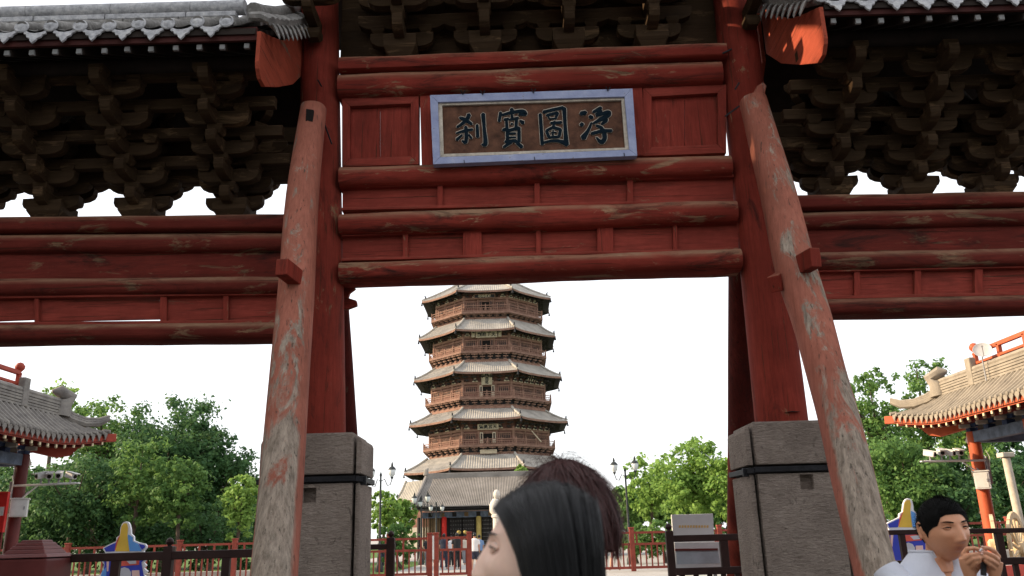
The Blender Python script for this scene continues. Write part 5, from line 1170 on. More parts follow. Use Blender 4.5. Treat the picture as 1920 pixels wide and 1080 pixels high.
# wooden wheels
simple('pale_wood', (.55, .42, .27), .75, .25, 6, .3)
def wheel(px, Y, rpx, label, tilt=0):
    c = onY(*px, Y); r_ = rpx / pxm(c); root = empty('wooden_wheel', (c.x, Y, max(0, c.z - r_)), label=label, cat='wheel', group='wooden wheels by the sunlit hall')
    M = Matrix.Rotation(R(tilt), 3, 'Z')
    for i in range(14):
        a0, a1 = 2 * math.pi * i / 14, 2 * math.pi * (i + .93) / 14; pr_ = []
        pts = [(rr * math.cos(a), rr * math.sin(a)) for rr, a in ((r_, a0), (r_ * 1.01, (a0 + a1) / 2), (r_, a1), (r_ * .83, a1), (r_ * .83, (a0 + a1) / 2), (r_ * .83, a0))]
        ob('felloe', MB().prism([c + M @ Vector((x, -.03, z)) for x, z in pts], M @ Vector((0, .06, 0))), 'pale_wood', root, bevel=.008)
        a = (a0 + a1) / 2; ob('spoke', MB().tube([c + M @ Vector((r_ * .15 * math.cos(a), 0, r_ * .15 * math.sin(a))), c + M @ Vector((r_ * .85 * math.cos(a), 0, r_ * .85 * math.sin(a)))], [.035, .025], 7), 'pale_wood', root, smooth=True)
    ob('hub', MB().lathe([(.06, -.14), (r_ * .2, -.1), (r_ * .22, .1), (.06, .14)], c, 14, M @ Matrix.Rotation(R(90), 3, 'X')), 'pale_wood', root, smooth=True)
    ob('stand', MB().box((c.x, Y, max(.05, c.z - r_) / 2), (.5, .4, max(.05, c.z - r_))), 'pale_wood', root)
wheel((1868, 1022), 16.6, 55, 'smaller pale wooden wheel seen through the dark railing', 62)
wheel((1911, 1030), 17.2, 68, 'larger pale wooden wheel overlapping the smaller one', 48)
p = onY(1897, 900, 18.2); pp = empty('plastered_post', (p.x, 18.2, 0), label='rough cream plastered post by the sunlit hall and wooden wheels', cat='post')
ob('shaft', MB().tube([(p.x, 18.2, 0), (p.x, 18.2, 1.4), (p.x - .03, 18.2, onY(1893, 858, 18.2).z)], [.10, .085, .08], 12), 'plaster_beige', pp, smooth=True)
ob('cap', MB().box((p.x - .03, 18.2, onY(1893, 853, 18.2).z), (.26, .26, .1)), 'plaster_beige', pp, bevel=.02)
p = onY(1880, 1065, 14); ob('banner_board', MB().pxprism([(1868, 1062), (1925, 1058), (1925, 1110), (1868, 1112)], 14.4, .04).pxprism([(1890, 1110), (1895, 1110), (1895, 1150), (1890, 1150)], 14.42, .03), 'board_red', label='low red and white board on the ground beyond the dark railing', cat='board')

# ------------------------------------------------------------------ trees
def leaf_mat(nm, dark, mid, light, trans=.35):
    m, t, b = NT(nm); v = pos(t)
    n1 = noi(t, v, .9, 4, .6); n2 = noi(t, v, 9, 3, .6)
    c = ramp(t, math_(t, 'ADD', math_(t, 'MULTIPLY', n1, .6), math_(t, 'MULTIPLY', n2, .4)), [(.35, dark), (.5, mid), (.66, light)])
    t.links.new(c, b.inputs['Base Color']); b.inputs['Roughness'].default_value = .55; b.inputs['Specular IOR Level'].default_value = .1
    tr = nd(t, 'ShaderNodeBsdfTranslucent'); t.links.new(mixc(t, .5, c, tuple(min(1, k * 1.6) for k in light)), tr.inputs[0])
    mx = nd(t, 'ShaderNodeMixShader'); mx.inputs[0].default_value = trans
    t.links.new(b.outputs[0], mx.inputs[1]); t.links.new(tr.outputs[0], mx.inputs[2]); t.links.new(mx.outputs[0], t.nodes['Material Output'].inputs[0])
    MATS[nm] = m
leaf_mat('leaf_deep', (.026, .068, .032), (.052, .118, .046), (.11, .20, .068), .3)
leaf_mat('leaf_fresh', (.09, .18, .045), (.17, .29, .065), (.27, .40, .10), .35)
leaf_mat('leaf_mid', (.042, .10, .032), (.09, .18, .05), (.18, .29, .08), .33)
simple('bark', (.085, .065, .05), .9, .35, 5, .6, bdist=.02)
def leaves(clumps, per, size, seed):
    rng = np.random.default_rng(seed); V = []
    for c, r_ in clumps:
        n = int(per * r_ * r_) + 20
        d = rng.normal(size=(n, 3)); d /= np.linalg.norm(d, axis=1)[:, None]
        rad = r_ * (rng.random(n) ** .45)
        wob = 1 + .35 * np.sin(d[:, 0] * 5 + seed) * np.sin(d[:, 1] * 4 + c[0]) + .15 * rng.normal(size=n)
        p = np.array(c) + d * (rad * wob)[:, None] * np.array([1, 1, .8])
        a = rng.normal(size=(n, 3)) * .55 + d * 1.0 + np.array([0, 0, .35]); a /= np.linalg.norm(a, axis=1)[:, None]      # leaf normal
        t = np.cross(a, rng.normal(size=(n, 3))); t /= np.linalg.norm(t, axis=1)[:, None]; b = np.cross(a, t)
        s_ = size * rng.uniform(.6, 1.35, n)[:, None]
        V.append(np.stack([p - t * s_ * .5, p + b * s_ * .32 + a * s_ * .08, p + t * s_ * .5, p - b * s_ * .32 + a * s_ * .08], 1))
    V = np.concatenate(V).reshape(-1, 3); n = len(V) // 4
    me = bpy.data.meshes.new('crown'); me.vertices.add(len(V)); me.vertices.foreach_set('co', V.ravel())
    me.loops.add(4 * n); me.loops.foreach_set('vertex_index', np.arange(4 * n)); me.polygons.add(n)
    me.polygons.foreach_set('loop_start', np.arange(0, 4 * n, 4)); me.polygons.foreach_set('loop_total', np.full(n, 4)); me.update(); return me
NTREE = [0]
def tree(x, ytop, wpx, ybot, D, mat, label, cat='tree', group='trees round the pagoda garden', name='broadleaf_tree', dens=330, size=None, nclump=46, airy=0.):
    NTREE[0] += 1; sd_ = NTREE[0]; rnd = random.Random(sd_ * 13)
    t = onY(x, ytop, D); b_ = onY(x, ybot, D); H = t.z - b_.z; rx = wpx / 2 / pxm(t.lerp(b_, .5)); rz = H / 2; c = Vector((t.x, D, (t.z + b_.z) / 2)); ry = min(rx, rz * 1.2)
    root = empty(name, (c.x, D, 0), label=label, cat=cat, group=group)
    size = size or .0048 * D
    cl = []; limbs = []
    for i in range(nclump):
        v = Vector((rnd.gauss(0, 1), rnd.gauss(0, 1), rnd.gauss(0, 1))).normalized(); k = rnd.uniform(.45, 1.0) if i > nclump * .25 else rnd.uniform(.1, .5)
        if v.z < -.3: k *= .85
        sil = 1 + .42 * nz((v.x * 2.3 + sd_, v.y * 2.3, v.z * 2.3))
        p = c + Vector((v.x * rx, v.y * ry, v.z * rz)) * k * .86 * sil
        r_ = min(rx, rz) * rnd.uniform(.2, .4); cl.append((p, r_))
        if k > .6 and len(limbs) < 9 and v.z > -.4: limbs.append(p)
    for i in range(int(nclump * .9)):                # sprays sticking out of the outline
        v = Vector((rnd.gauss(0, 1), rnd.gauss(0, .7), rnd.gauss(.25, 1))).normalized()
        p = c + Vector((v.x * rx, v.y * ry, v.z * rz)) * rnd.uniform(.70, .90); cl.append((p, min(rx, rz) * rnd.uniform(.10, .19)))
    ob('crown', leaves([((p.x, p.y, p.z), r_) for p, r_ in cl], dens * (.2 / size) ** 2 * .55, size, sd_), mat, root)
    th = max(.08, H * .022); base = Vector((c.x + rnd.uniform(-.3, .3), D, 0)); fork = Vector((c.x, D, max(.4, c.z - rz * .55)))
    tr = MB(); tr.tube([base, base.lerp(fork, .5) + Vector((rnd.uniform(-.1, .1), 0, 0)), fork, Vector((c.x + rnd.uniform(-.3, .3), D, c.z + rz * .3))], [th * 1.5, th * 1.1, th, th * .4], 8)
    trunk = ob('trunk', tr, 'bark', root, smooth=True)
    for p in limbs:
        m = fork.lerp(p, .5) + Vector((0, 0, rz * .12)); ob('limb', MB().tube([fork.lerp(c, rnd.random() * .5), m, p], [th * .55, th * .35, th * .12], 5), 'bark', trunk, smooth=True)
    return root
T = tree
# behind the shaded hall
T(112, 706, 90, 860, 62, 'leaf_fresh', 'slim pale treetop rising above the shaded hall ridge')
T(205, 722, 190, 985, 47, 'leaf_mid', 'tall broad tree just right of the shaded curling eave')
T(330, 730, 240, 1000, 46, 'leaf_deep', 'biggest dark tree in the middle of the dense grove', nclump=60)
T(418, 800, 170, 1015, 47, 'leaf_deep', 'dark rounded tree sloping down toward the stone footing')
T(150, 845, 260, 1030, 40, 'leaf_deep', 'dark low crowned tree behind the white camera arm', nclump=60)
T(270, 815, 130, 1010, 39, 'leaf_mid', 'lighter bushy crown in front of the dense grove')
T(345, 845, 110, 1010, 38.5, 'leaf_mid', 'second light bushy crown in front of the dense grove')
T(40, 870, 120, 1020, 42, 'leaf_deep', 'dark tree behind the white cabinet and red notice box')
T(456, 878, 80, 1025, 38, 'leaf_fresh', 'small bright green tree beside the grey weathered prop')
for i, (x, yt, w_) in enumerate(((20, 985, 110), (110, 965, 130), (205, 955, 130), (300, 950, 140), (390, 958, 120), (455, 985, 90))):
    T(x, yt - 28, w_ * 1.1, 1080, 40.5 + (i % 2), 'leaf_deep', 'dark hedge shrub under the grove, behind the red fence', 'shrub', 'hedge shrubs under the dark grove', 'hedge_shrub', nclump=26)
# beside the gate hall
T(722, 915, 70, 1008, 50, 'leaf_fresh', 'light green shrub tree under the twin lantern lamp by the footing', nclump=34)
T(760, 928, 50, 1008, 53, 'leaf_fresh', 'feathery light green tree against the gate hall corner', nclump=30)
T(745, 980, 85, 1062, 46, 'leaf_mid', 'low clipped bush behind the red fence near the gate leaf', 'shrub', 'garden bushes', 'garden_bush', nclump=20)
T(977, 868, 24, 905, 71, 'leaf_fresh', 'green treetop sprouting above the gate hall ridge', nclump=14)
# bright trees right of the pagoda
T(1295, 818, 175, 985, 52, 'leaf_fresh', 'bright yellow green tree standing behind the white sign', nclump=60)
T(1215, 848, 100, 985, 56, 'leaf_fresh', 'bright tree between the lamp and the yellow green tree', nclump=40)
T(1362, 850, 90, 990, 50, 'leaf_fresh', 'bright tree half hidden by the footing on the dish side')
T(1165, 905, 70, 1000, 58, 'leaf_mid', 'darker low tree at the foot of the lamp before bright trees', nclump=34)
for i, x in enumerate((1130, 1190, 1250, 1315, 1380)):
    T(x, (925, 905, 890)[i % 3], 110, 1015, 62, 'leaf_mid', 'hazy green tree standing far behind the bright trees', group='far trees behind the bright trees', nclump=36, size=.42, dens=400)
for i, (x, yt, w_) in enumerate(((1190, 975, 80), (1240, 970, 90), (1320, 972, 110))):
    T(x, yt, w_ * 1.15, 1050, 44, 'leaf_mid', 'trimmed bush along the red fence below the bright trees', 'shrub', 'bushes below the bright trees', 'garden_bush', nclump=22)
# behind the sunlit hall
T(1625, 676, 130, 960, 46, 'leaf_mid', 'tall tree showing directly behind the weathered prop', nclump=55)
T(1712, 656, 130, 900, 48, 'leaf_mid', 'tallest tree beside the sunlit curling eave', nclump=55, airy=.3)
T(1790, 692, 140, 900, 52, 'leaf_fresh', 'round tree peeking above the sunlit roof ridge')
T(1690, 815, 180, 1000, 41, 'leaf_mid', 'broad tree under the sunlit eave beside the camera arm', nclump=64)
T(1780, 880, 160, 1010, 40, 'leaf_deep', 'dark tree below the camera arm of the sunlit hall', nclump=50)
T(1870, 850, 120, 1010, 43, 'leaf_deep', 'dark tree between the sunlit hall columns')
for i, (x, yt, w_) in enumerate(((1620, 955, 110), (1700, 965, 110), (1790, 960, 120), (1880, 965, 110))):
    T(x, yt, w_, 1045, 39, 'leaf_deep', 'dark undergrowth shrub behind the man and the red fence', 'shrub', 'undergrowth behind the man', 'hedge_shrub', nclump=24)
for i, (x_, y_, h_) in enumerate(((-17, -3, 16), (-19, 2.5, 17), (-17.5, 7.5, 16), (-20.5, 11.5, 17), (-21, -8, 16), (-23, 5, 18), (-24, 9.5, 18))):      # unseen trees added beside the plaza to shade the archway
    NTREE[0] += 1; rnd = random.Random(i + 90); r_ = empty('added_shade_tree', (x_, y_, 0), label='tall leafy tree added out of view to shade the archway', cat='tree', group='unseen trees added to shade the archway')
    cl = [((x_ + rnd.gauss(0, 1.9), y_ + rnd.gauss(0, 1.9), 2.5 + (h_ - 3.5) * rnd.random() ** .8), rnd.uniform(.9, 1.6)) for _ in range(60)]
    ob('crown', leaves(cl, 60, .4, 500 + i), 'leaf_deep', r_); ob('trunk', MB().tube([(x_, y_, 0), (x_ + .1, y_, 4), (x_, y_, h_ - 3)], [.3, .22, .08], 8), 'bark', r_, smooth=True)
for i, (x_, y_, h_) in enumerate(((-11, -14, 10), (-5.5, -16, 11), (0, -15, 10.5), (5.5, -16, 11), (11, -14, 10), (16, -11, 10))):      # unseen trees added behind the camera to cut low sky light
    rnd = random.Random(i + 190); r_ = empty('sky_block_tree', (x_, y_, 0), label='leafy tree added behind the camera to cut low sky light', cat='tree', group='unseen trees added to cut low sky light')
    cl = [((x_ + rnd.gauss(0, 1.5), y_ + rnd.gauss(0, 1.2), 1.6 + (h_ - 2.5) * rnd.random() ** .85), rnd.uniform(.8, 1.5)) for _ in range(60)]
    ob('crown', leaves(cl, 50, .4, 700 + i), 'leaf_deep', r_); ob('trunk', MB().tube([(x_, y_, 0), (x_ + .1, y_, 4), (x_, y_, h_ - 3)], [.25, .2, .08], 8), 'bark', r_, smooth=True)
for i, x in enumerate(range(-70, 560, 52)):
    T(x, (915, 870, 850)[i % 3] + (60 if x > 420 else 0), 150, 1040, 56 + (i % 2) * 3, 'leaf_deep', 'distant dark tree closing the back of the grove', group='far trees behind the grove', nclump=44, size=.42, dens=420)
for i, x in enumerate(range(1560, 2000, 60)):
    T(x, (850, 800, 790)[i % 3], 150, 1020, 60 + (i % 2) * 3, 'leaf_deep', 'distant dark tree closing the back beyond the sunlit hall', group='far trees beyond the sunlit hall', nclump=44, size=.42, dens=420)
# ------------------------------------------------------------------ people
def skin_mat(nm, col, lip=(.42, .10, .08)):
    m, t, b = NT(nm); v = pos(t); n = noi(t, v, 40, 4)
    c = mixc(t, n, tuple(k * .86 for k in col), tuple(min(1, k * 1.1) for k in col))
    at = nd(t, 'ShaderNodeAttribute'); at.attribute_name = 'tint'
    c = mixc(t, at.outputs['Fac'], c, lip)
    t.links.new(c, b.inputs['Base Color']); b.inputs['Roughness'].default_value = .48; b.inputs['Specular IOR Level'].default_value = .4
    b.inputs['Subsurface Weight'].default_value = .12; b.inputs['Subsurface Radius'].default_value = (.012, .005, .003); b.inputs['Subsurface Scale'].default_value = 1.0
    bump(t, b, noi(t, v, 400, 3), .08, .001); MATS[nm] = m
skin_mat('skin_tan', (.56, .265, .15), (.26, .075, .05)); skin_mat('skin_fair', (.80, .55, .45), (.5, .12, .1)); skin_mat('skin_far', (.45, .24, .16))
def hair_mat(nm, col, rough=.38, spec=.3):
    m, t, b = NT(nm); v = pos(t, (60, 60, 4)); c = mixc(t, noi(t, v, 3, 3), tuple(k * .5 for k in col), tuple(k * 1.8 for k in col))
    t.links.new(c, b.inputs['Base Color']); b.inputs['Roughness'].default_value = rough; b.inputs['Specular IOR Level'].default_value = spec; MATS[nm] = m
hair_mat('hair_black', (.006, .0062, .0075), .36, .3); hair_mat('hair_auburn', (.035, .008, .007), .5, .25); hair_mat('hair_crop', (.004, .0038, .0038), .8, .12)
def cloth_mat(nm, col, sc=300):
    m, t, b = NT(nm); v = pos(t); f = noi(t, v, 9, 5)
    t.links.new(mixc(t, f, tuple(k * .88 for k in col), tuple(min(1, k * 1.06) for k in col)), b.inputs['Base Color'])
    b.inputs['Roughness'].default_value = .9; b.inputs['Sheen Weight'].default_value = .15
    bump(t, b, math_(t, 'ADD', math_(t, 'MULTIPLY', noi(t, v, 14, 4, .5, .5), 1.0), math_(t, 'MULTIPLY', noi(t, v, sc, 2), .06)), .35, .02); MATS[nm] = m
cloth_mat('shirt_pale', (.56, .58, .66)); cloth_mat('cloth_navy', (.025, .03, .055)); cloth_mat('cloth_black', (.015, .015, .017)); cloth_mat('cloth_white', (.68, .68, .70)); cloth_mat('cloth_blue', (.16, .26, .45)); cloth_mat('cloth_grey', (.2, .2, .22)); cloth_mat('cloth_cream', (.55, .48, .4))
simple('eye_white', (.7, .66, .62), .25, .05, 20, 0); simple('iris_dark', (.012, .008, .006), .15, .1, 20, 0); simple('nail', (.66, .40, .32), .35, .05, 20, 0)
def g2(a, b, sa, sb): return math.exp(-(a / sa) ** 2 - (b / sb) ** 2)
def head_point(az, el, fem=0):
    """az 0 = face (-y), el -pi/2..pi/2; returns a point of a head centred on 0, about 0.235 tall"""
    dx, dy, dz = math.sin(az) * math.cos(el), -math.cos(az) * math.cos(el), math.sin(el)
    x, y, z = dx * .077, dy * .098, dz * .120
    if z < -.01:
        k = min(1, (-.01 - z) / .105); x *= 1 - (.22 + .13 * fem) * k ** 1.5
        if y > 0: y *= 1 - .55 * k
        else: y *= 1 - .04 * k
    if z > .02 and y > 0: y *= 1.03
    if y < 0:                                     # face
        fr = max(0, -dy) ** .5
        ax = abs(x); o = 0
        if -.048 < z < .04:
            q = (.04 - z) / .07; A = .026 * min(1, max(0, q)) ** 1.25 if z > -.03 else .026 * max(0, 1 - (-.03 - z) / .016)
            o += A * math.exp(-(x / (.0085 + .006 * max(0, min(1, q)))) ** 2)
        o += .009 * g2(ax - .0135, z + .034, .0075, .009)      # nostril wings
        o += .0055 * g2(ax - .028, z - .040, .022, .010) - .0105 * g2(ax - .031, z - .018, .017, .0115)
        o += .006 * g2(ax - .043, z + .014, .018, .018)
        o += .0065 * g2(x, z + .056, .02, .0055) + .0065 * g2(x, z + .0695, .018, .007) - .0035 * g2(x, z + .063, .024, .0028)
        o += .008 * g2(x, z + .100, .018, .014) - .004 * g2(x, z + .083, .024, .006)
        o += .006 * g2(x, z + .03, .04, .05)
        y -= o * fr
    return Vector((x, y, z))
def add_head(mb, M, fem=0, n=72, m=56):
    v = [M @ head_point(2 * math.pi * i / n, math.pi * (j / m - .5), fem) for j in range(m + 1) for i in range(n)]
    f = [(j * n + i, j * n + (i + 1) % n, (j + 1) * n + (i + 1) % n, (j + 1) * n + i) for j in range(m) for i in range(n)]
    mb.add(v, f)
def ell_stack(mb, secs, n=20):
    """stack of ellipses: (centre, rx vector, ry vector)"""
    v = []
    for c, rx, ry in secs:
        for k in range(n): a = 2 * math.pi * k / n; v.append(Vector(c) + Vector(rx) * math.cos(a) + Vector(ry) * math.sin(a))
    N = len(secs); f = [(i * n + k, i * n + (k + 1) % n, (i + 1) * n + (k + 1) % n, (i + 1) * n + k) for i in range(N - 1) for k in range(n)]
    f += [tuple(range(n - 1, -1, -1)), tuple((N - 1) * n + k for k in range(n))]; mb.add(v, f)
def fuse(name, mb, voxel, mat, parent, smooth_it=4, tint=None, keep=None):
    """overlapping closed shapes fused into one continuous skin"""
    o = ob(name, mb, None, None)
    r_ = o.modifiers.new('r', 'REMESH'); r_.mode = 'VOXEL'; r_.voxel_size = voxel
    s_ = o.modifiers.new('s', 'SMOOTH'); s_.iterations = smooth_it; s_.factor = .5
    dg = bpy.context.evaluated_depsgraph_get(); me = bpy.data.meshes.new_from_object(o.evaluated_get(dg)); bpy.data.objects.remove(o)
    me.name = name; me.polygons.foreach_set('use_smooth', [True] * len(me.polygons))
    if tint:
        a = me.attributes.new('tint', 'FLOAT', 'POINT'); a.data.foreach_set('value', [tint(v.co) for v in me.vertices])
    me.materials.clear(); me.materials.append(MATS[mat])
    o = bpy.data.objects.new(name, me); COL.objects.link(o); return adopt(o, parent)
def face_bits(M, root, hairmat, squint=1.0, brow=.005, body=None):
    for sx in (-1, 1):
        e = M @ Vector((sx * .031, -.0745, .0185)); 
        k = ob('eye', MB().sphere((0, 0, 0), .0125, 16), 'eye_white', body or root, smooth=True, loc=e)
        d = (M.to_3x3() @ Vector((.1 * 0, -1, -.05))).normalized()
        ob('iris', MB().sphere((0, 0, 0), .0062, 12, (1, 1, 1)), 'iris_dark', k, smooth=True, loc=e + d * .0078)
        for up_, a_ in ((1, .0062 * squint), (-1, .0042 * squint)):
            pts = [M @ Vector((sx * .031 + q * .0165, -.0855 + .0045 * abs(q) ** 2 * 1.6 + (.004 if sx * q > .6 else 0), .0185 + up_ * a_ * (1 - q * q) + (.0015 * q * sx))) for q in (-1, -.6, -.2, .2, .6, 1)]
            ob('eyelid', MB().tube(pts, [.0022, .0044, .005, .005, .0044, .0022], 8), 'skin_tan' if hairmat == 'hair_crop' else 'skin_fair', body or root, smooth=True)
            if up_ == 1: ob('lashes', MB().tube([p + (M.to_3x3() @ Vector((0, -.0035, -.0028))) for p in pts], [.0008, .0022, .0027, .0027, .0024, .001], 6), 'iris_dark', body or root)
        bp_ = [M @ Vector((sx * (.014 + .038 * q), -.0945 + .018 * q ** 2, .0385 + .006 * math.sin(q * 2.2) - .003 * q)) for q in (0, .25, .5, .75, 1)]
        ob('eyebrow', MB().tube(bp_, [brow * .55, brow, brow * .95, brow * .75, brow * .25], 6, flat=.5), hairmat, body or root, smooth=True)
def ear(mb, M, sx):
    """outer ear as rim, bowl and lobe"""
    q = [(0, .028), (.012, .034), (.022, .026), (.024, .008), (.018, -.012), (.009, -.026), (.002, -.03)]
    mb.tube([M @ Vector((sx * (.074 + .008), .008 + y, .004 + z)) for y, z in q], [.004, .0048, .005, .005, .0048, .006, .005], 8)
    mb.sphere(M @ Vector((sx * .0745, .016, .004)), .02, 12, (.35, .8, 1.35))
    mb.tube([M @ Vector((sx * .083, .012, .02)), M @ Vector((sx * .083, .015, .002)), M @ Vector((sx * .081, .008, -.012))], [.003, .004, .003], 6)
def MH(c, yaw, pitch=0, roll=0): return Matrix.Translation(c) @ Matrix.Rotation(R(yaw), 4, 'Z') @ Matrix.Rotation(R(pitch), 4, 'X') @ Matrix.Rotation(R(roll), 4, 'Y')
def hand(mb, palm, fingers, fr=.0085):
    """palm: (wrist, knuckle centre, half width vector, half thickness vector); fingers: list of chains"""
    wv, kv, hw, ht = palm
    ell_stack(mb, [(wv, hw * .62, ht * .95), (wv.lerp(kv, .3), hw * .85, ht * 1.1), (wv.lerp(kv, .7), hw, ht), (kv, hw * .95, ht * .75)], 14)
    for ch, r_ in fingers:
        pts = [Vector(p) for p in ch]; n = len(pts); rr = [r_ * (1.08 - .22 * i / (n - 1)) for i in range(n)]
        tip = pts[-1] + (pts[-1] - pts[-2]).normalized() * r_ * .7
        mb.tube(pts + [tip], rr + [r_ * .38], 10)
        for p, q in zip(pts, rr): mb.sphere(p, q * 1.05, 10)
def legs_etc(root, c, yaw, H, top, trousers, skirt=False):
    """trousers and shoes for a standing figure whose waist is at height top"""
    M = Matrix.Translation((c.x, c.y, 0)) @ Matrix.Rotation(R(yaw), 4, 'Z'); mb = MB()
    ell_stack(mb, [(M @ Vector((0, 0, top + .03)), M.to_3x3() @ Vector((.16, 0, 0)), M.to_3x3() @ Vector((0, .11, 0))), (M @ Vector((0, 0, top - .1)), M.to_3x3() @ Vector((.18, 0, 0)), M.to_3x3() @ Vector((0, .13, 0))), (M @ Vector((0, 0, top - .22)), M.to_3x3() @ Vector((.165, 0, 0)), M.to_3x3() @ Vector((0, .12, 0)))])
    for s_ in (-1, 1): mb.tube([M @ Vector((s_ * .085, 0, top - .12)), M @ Vector((s_ * .095, -.01, top * .52)), M @ Vector((s_ * .1, .0, .08))], [.095, .075, .058], 14)
    t = fuse('trousers', mb, .012, trousers, root)
    for s_ in (-1, 1):
        mb = MB(); mb.sphere(M @ Vector((s_ * .1, -.05, .045)), .05, 12, (.95, 1, .9)); mb.sphere(M @ Vector((s_ * .1, .03, .05)), .05, 12); mb.sphere(M @ Vector((s_ * .1, -.12, .035)), .042, 12, (1, 1.1, .8)); fuse('shoe', mb, .01, 'cloth_black', root)

# --- the man in the pale shirt, hands raised to his chin
MY = 3.5
hc = onY(1770, 995, MY); MM = MH(hc, 5, 4, -2) @ Matrix.Diagonal((1.1, 1.05, .97, 1)); M3 = MM.to_3x3()
man = empty('person', (hc.x, hc.y + .05, 0), label='man with cropped black hair and pale shirt holding both hands to his chin', cat='person')
body = MB(); add_head(body, MM)
for sx in (-1, 1): ear(body, MM, sx)
nb = onY(1747, 1047, MY + .07)                          # base of the neck
ell_stack(body, [(MM @ Vector((0, .028, -.045)), M3 @ Vector((.054, 0, 0)), M3 @ Vector((0, .058, 0))), (MM @ Vector((0, .035, -.10)), M3 @ Vector((.058, 0, 0)), M3 @ Vector((0, .062, 0))), (nb.lerp(MM @ Vector((0, .035, -.10)), .35), (.064, .01, 0), (-.01, .066, 0)), (nb, (.085, .02, 0), (-.015, .075, 0)), (nb - Vector((0, 0, .05)), (.10, .03, 0), (-.02, .08, 0))])
yw = Matrix.Rotation(R(14), 3, 'Z'); cx_ = nb - Vector((0, -.01, .2))
shL, shR = nb + yw @ Vector((-.185, .02, -.075)), nb + yw @ Vector((.185, .0, -.085))
ell_stack(body, [(nb + Vector((0, 0, -.03)), yw @ Vector((.08, 0, 0)), yw @ Vector((0, .07, 0))), (nb + Vector((0, 0, -.1)), yw @ Vector((.17, 0, 0)), yw @ Vector((0, .085, 0))), (nb + Vector((0, 0, -.25)), yw @ Vector((.17, 0, 0)), yw @ Vector((0, .11, 0))), (nb + Vector((0, 0, -.5)), yw @ Vector((.15, 0, 0)), yw @ Vector((0, .1, 0)))])
YHN = MY - .18
hp = lambda x, y, dy=0: onY(1640 + x / 6, 900 + y / 6, YHN + dy)
wrL, wrR = hp(1095, 1130, .02), hp(1330, 1130, .02)
elL, elR = wrL + Vector((-.10, .06, -.24)), wrR + Vector((.08, .05, -.24))
body.tube([shL, shL.lerp(elL, .5), elL], [.052, .047, .04], 14); body.tube([shR, shR.lerp(elR, .5), elR], [.052, .047, .04], 14)
body.sphere(elL, .041, 12); body.sphere(elR, .041, 12)
body.tube([elL, elL.lerp(wrL, .4), wrL], [.041, .043, .028], 14); body.tube([elR, elR.lerp(wrR, .4), wrR], [.041, .043, .028], 14)
fr = .0092
hand(body, (wrL, hp(1015, 850, .0), Vector((.032, .01, .012)), Vector((-.004, .017, .003))),
     [([hp(1000, 830), hp(1040, 775, -.01), hp(1120, 768, -.02), hp(1195, 790, -.025)], fr), ([hp(1015, 880, -.01), hp(1075, 845, -.025), hp(1150, 835, -.032), hp(1195, 838, -.03)], fr),
      ([hp(1045, 930, -.01), hp(1110, 890, -.03), hp(1170, 880, -.036), hp(1200, 868, -.03)], fr), ([hp(1085, 985, -.005), hp(1140, 935, -.03), hp(1180, 915, -.034)], fr * .9),
      ([hp(1130, 1020, .02), hp(1185, 960, .012), hp(1205, 890, .002), hp(1215, 830, -.006)], fr * 1.1)])
hand(body, (wrR, hp(1375, 900, .0), Vector((.030, .01, -.012)), Vector((.004, .017, .003))),
     [([hp(1390, 860), hp(1345, 800, -.01), hp(1275, 765, -.018), hp(1215, 765, -.02)], fr), ([hp(1385, 900, -.01), hp(1330, 850, -.026), hp(1270, 825, -.03), hp(1215, 815, -.027)], fr),
      ([hp(1370, 945, -.01), hp(1310, 905, -.03), hp(1260, 880, -.034), hp(1222, 862, -.03)], fr), ([hp(1345, 990, -.005), hp(1290, 950, -.028), hp(1245, 915, -.032)], fr * .9),
      ([hp(1290, 1030, .02), hp(1245, 960, .014), hp(1225, 890, .004), hp(1212, 845, -.004)], fr * 1.1)])
MI = MM.inverted()
def man_tint(co):
    q = MI @ Vector(co)
    return max(0, 1.3 * math.exp(-((q.x) / .021) ** 4 - ((q.z + .0625) / .0105) ** 4) * (1 if q.y < -.07 else 0)) * .4
skin = fuse('body', body, .0030, 'skin_tan', man, 3, man_tint)
face_bits(MM, man, 'hair_crop', .85, .0062, skin)
for p_ in (hp(1200, 778, -.032), hp(1205, 830, -.04), hp(1212, 752, -.028), hp(1207, 808, -.036)): ob('nail', MB().sphere((0, 0, 0), .0052, 10, (1.1, .5, .8)), 'nail', skin, smooth=True, loc=p_)
lt = hp(1225, 1000, -.01); ob('lighter', MB().box(lt, (.018, .014, .05), Matrix.Rotation(.2, 3, 'Y')), 'cloth_black', bevel=.003, label='small black lighter held between the hands of the man', cat='lighter')
ob('cigarette', MB().tube([hp(1180, 800, -.036), hp(1205, 772, -.036)], .003, 8), 'cloth_white', label='short white cigarette pinched in the fingers of the man', cat='cigarette')
# cropped hair: a close shell over the skull with short bristles
def crop_line(az):      # lowest elevation of hair for an azimuth (0 = face)
    a = abs(math.atan2(math.sin(az), math.cos(az)))
    pts = [(0, .62), (.45, .60), (.72, .50), (.85, .22), (1.05, .16), (1.28, .02), (1.4, -.22), (1.5, .02), (1.75, .05), (2.0, -.40), (math.pi, -.55)]
    for (a0, e0), (a1, e1) in zip(pts, pts[1:]):
        if a <= a1: return e0 + (e1 - e0) * (a - a0) / (a1 - a0)
    return -.5
cap = MB()
def cap_pt(u, v):
    az = 2 * math.pi * u; lo = crop_line(az); el = lo + (math.pi / 2 - lo) * v; p = head_point(az, el)
    d = Vector((p.x / .077, p.y / .098, p.z / .12)).normalized(); th = .0015 + .015 * min(1, v * 3.5) * (.55 + .45 * max(0, math.sin(el))) 
    return MM @ (p + d * th * (1 + .25 * nz((p.x * 60, p.y * 60, p.z * 60))))
cap.grid(cap_pt, 72, 22); hair = ob('hair', cap, 'hair_crop', man, smooth=60)
br = MB(); rnd = random.Random(4)
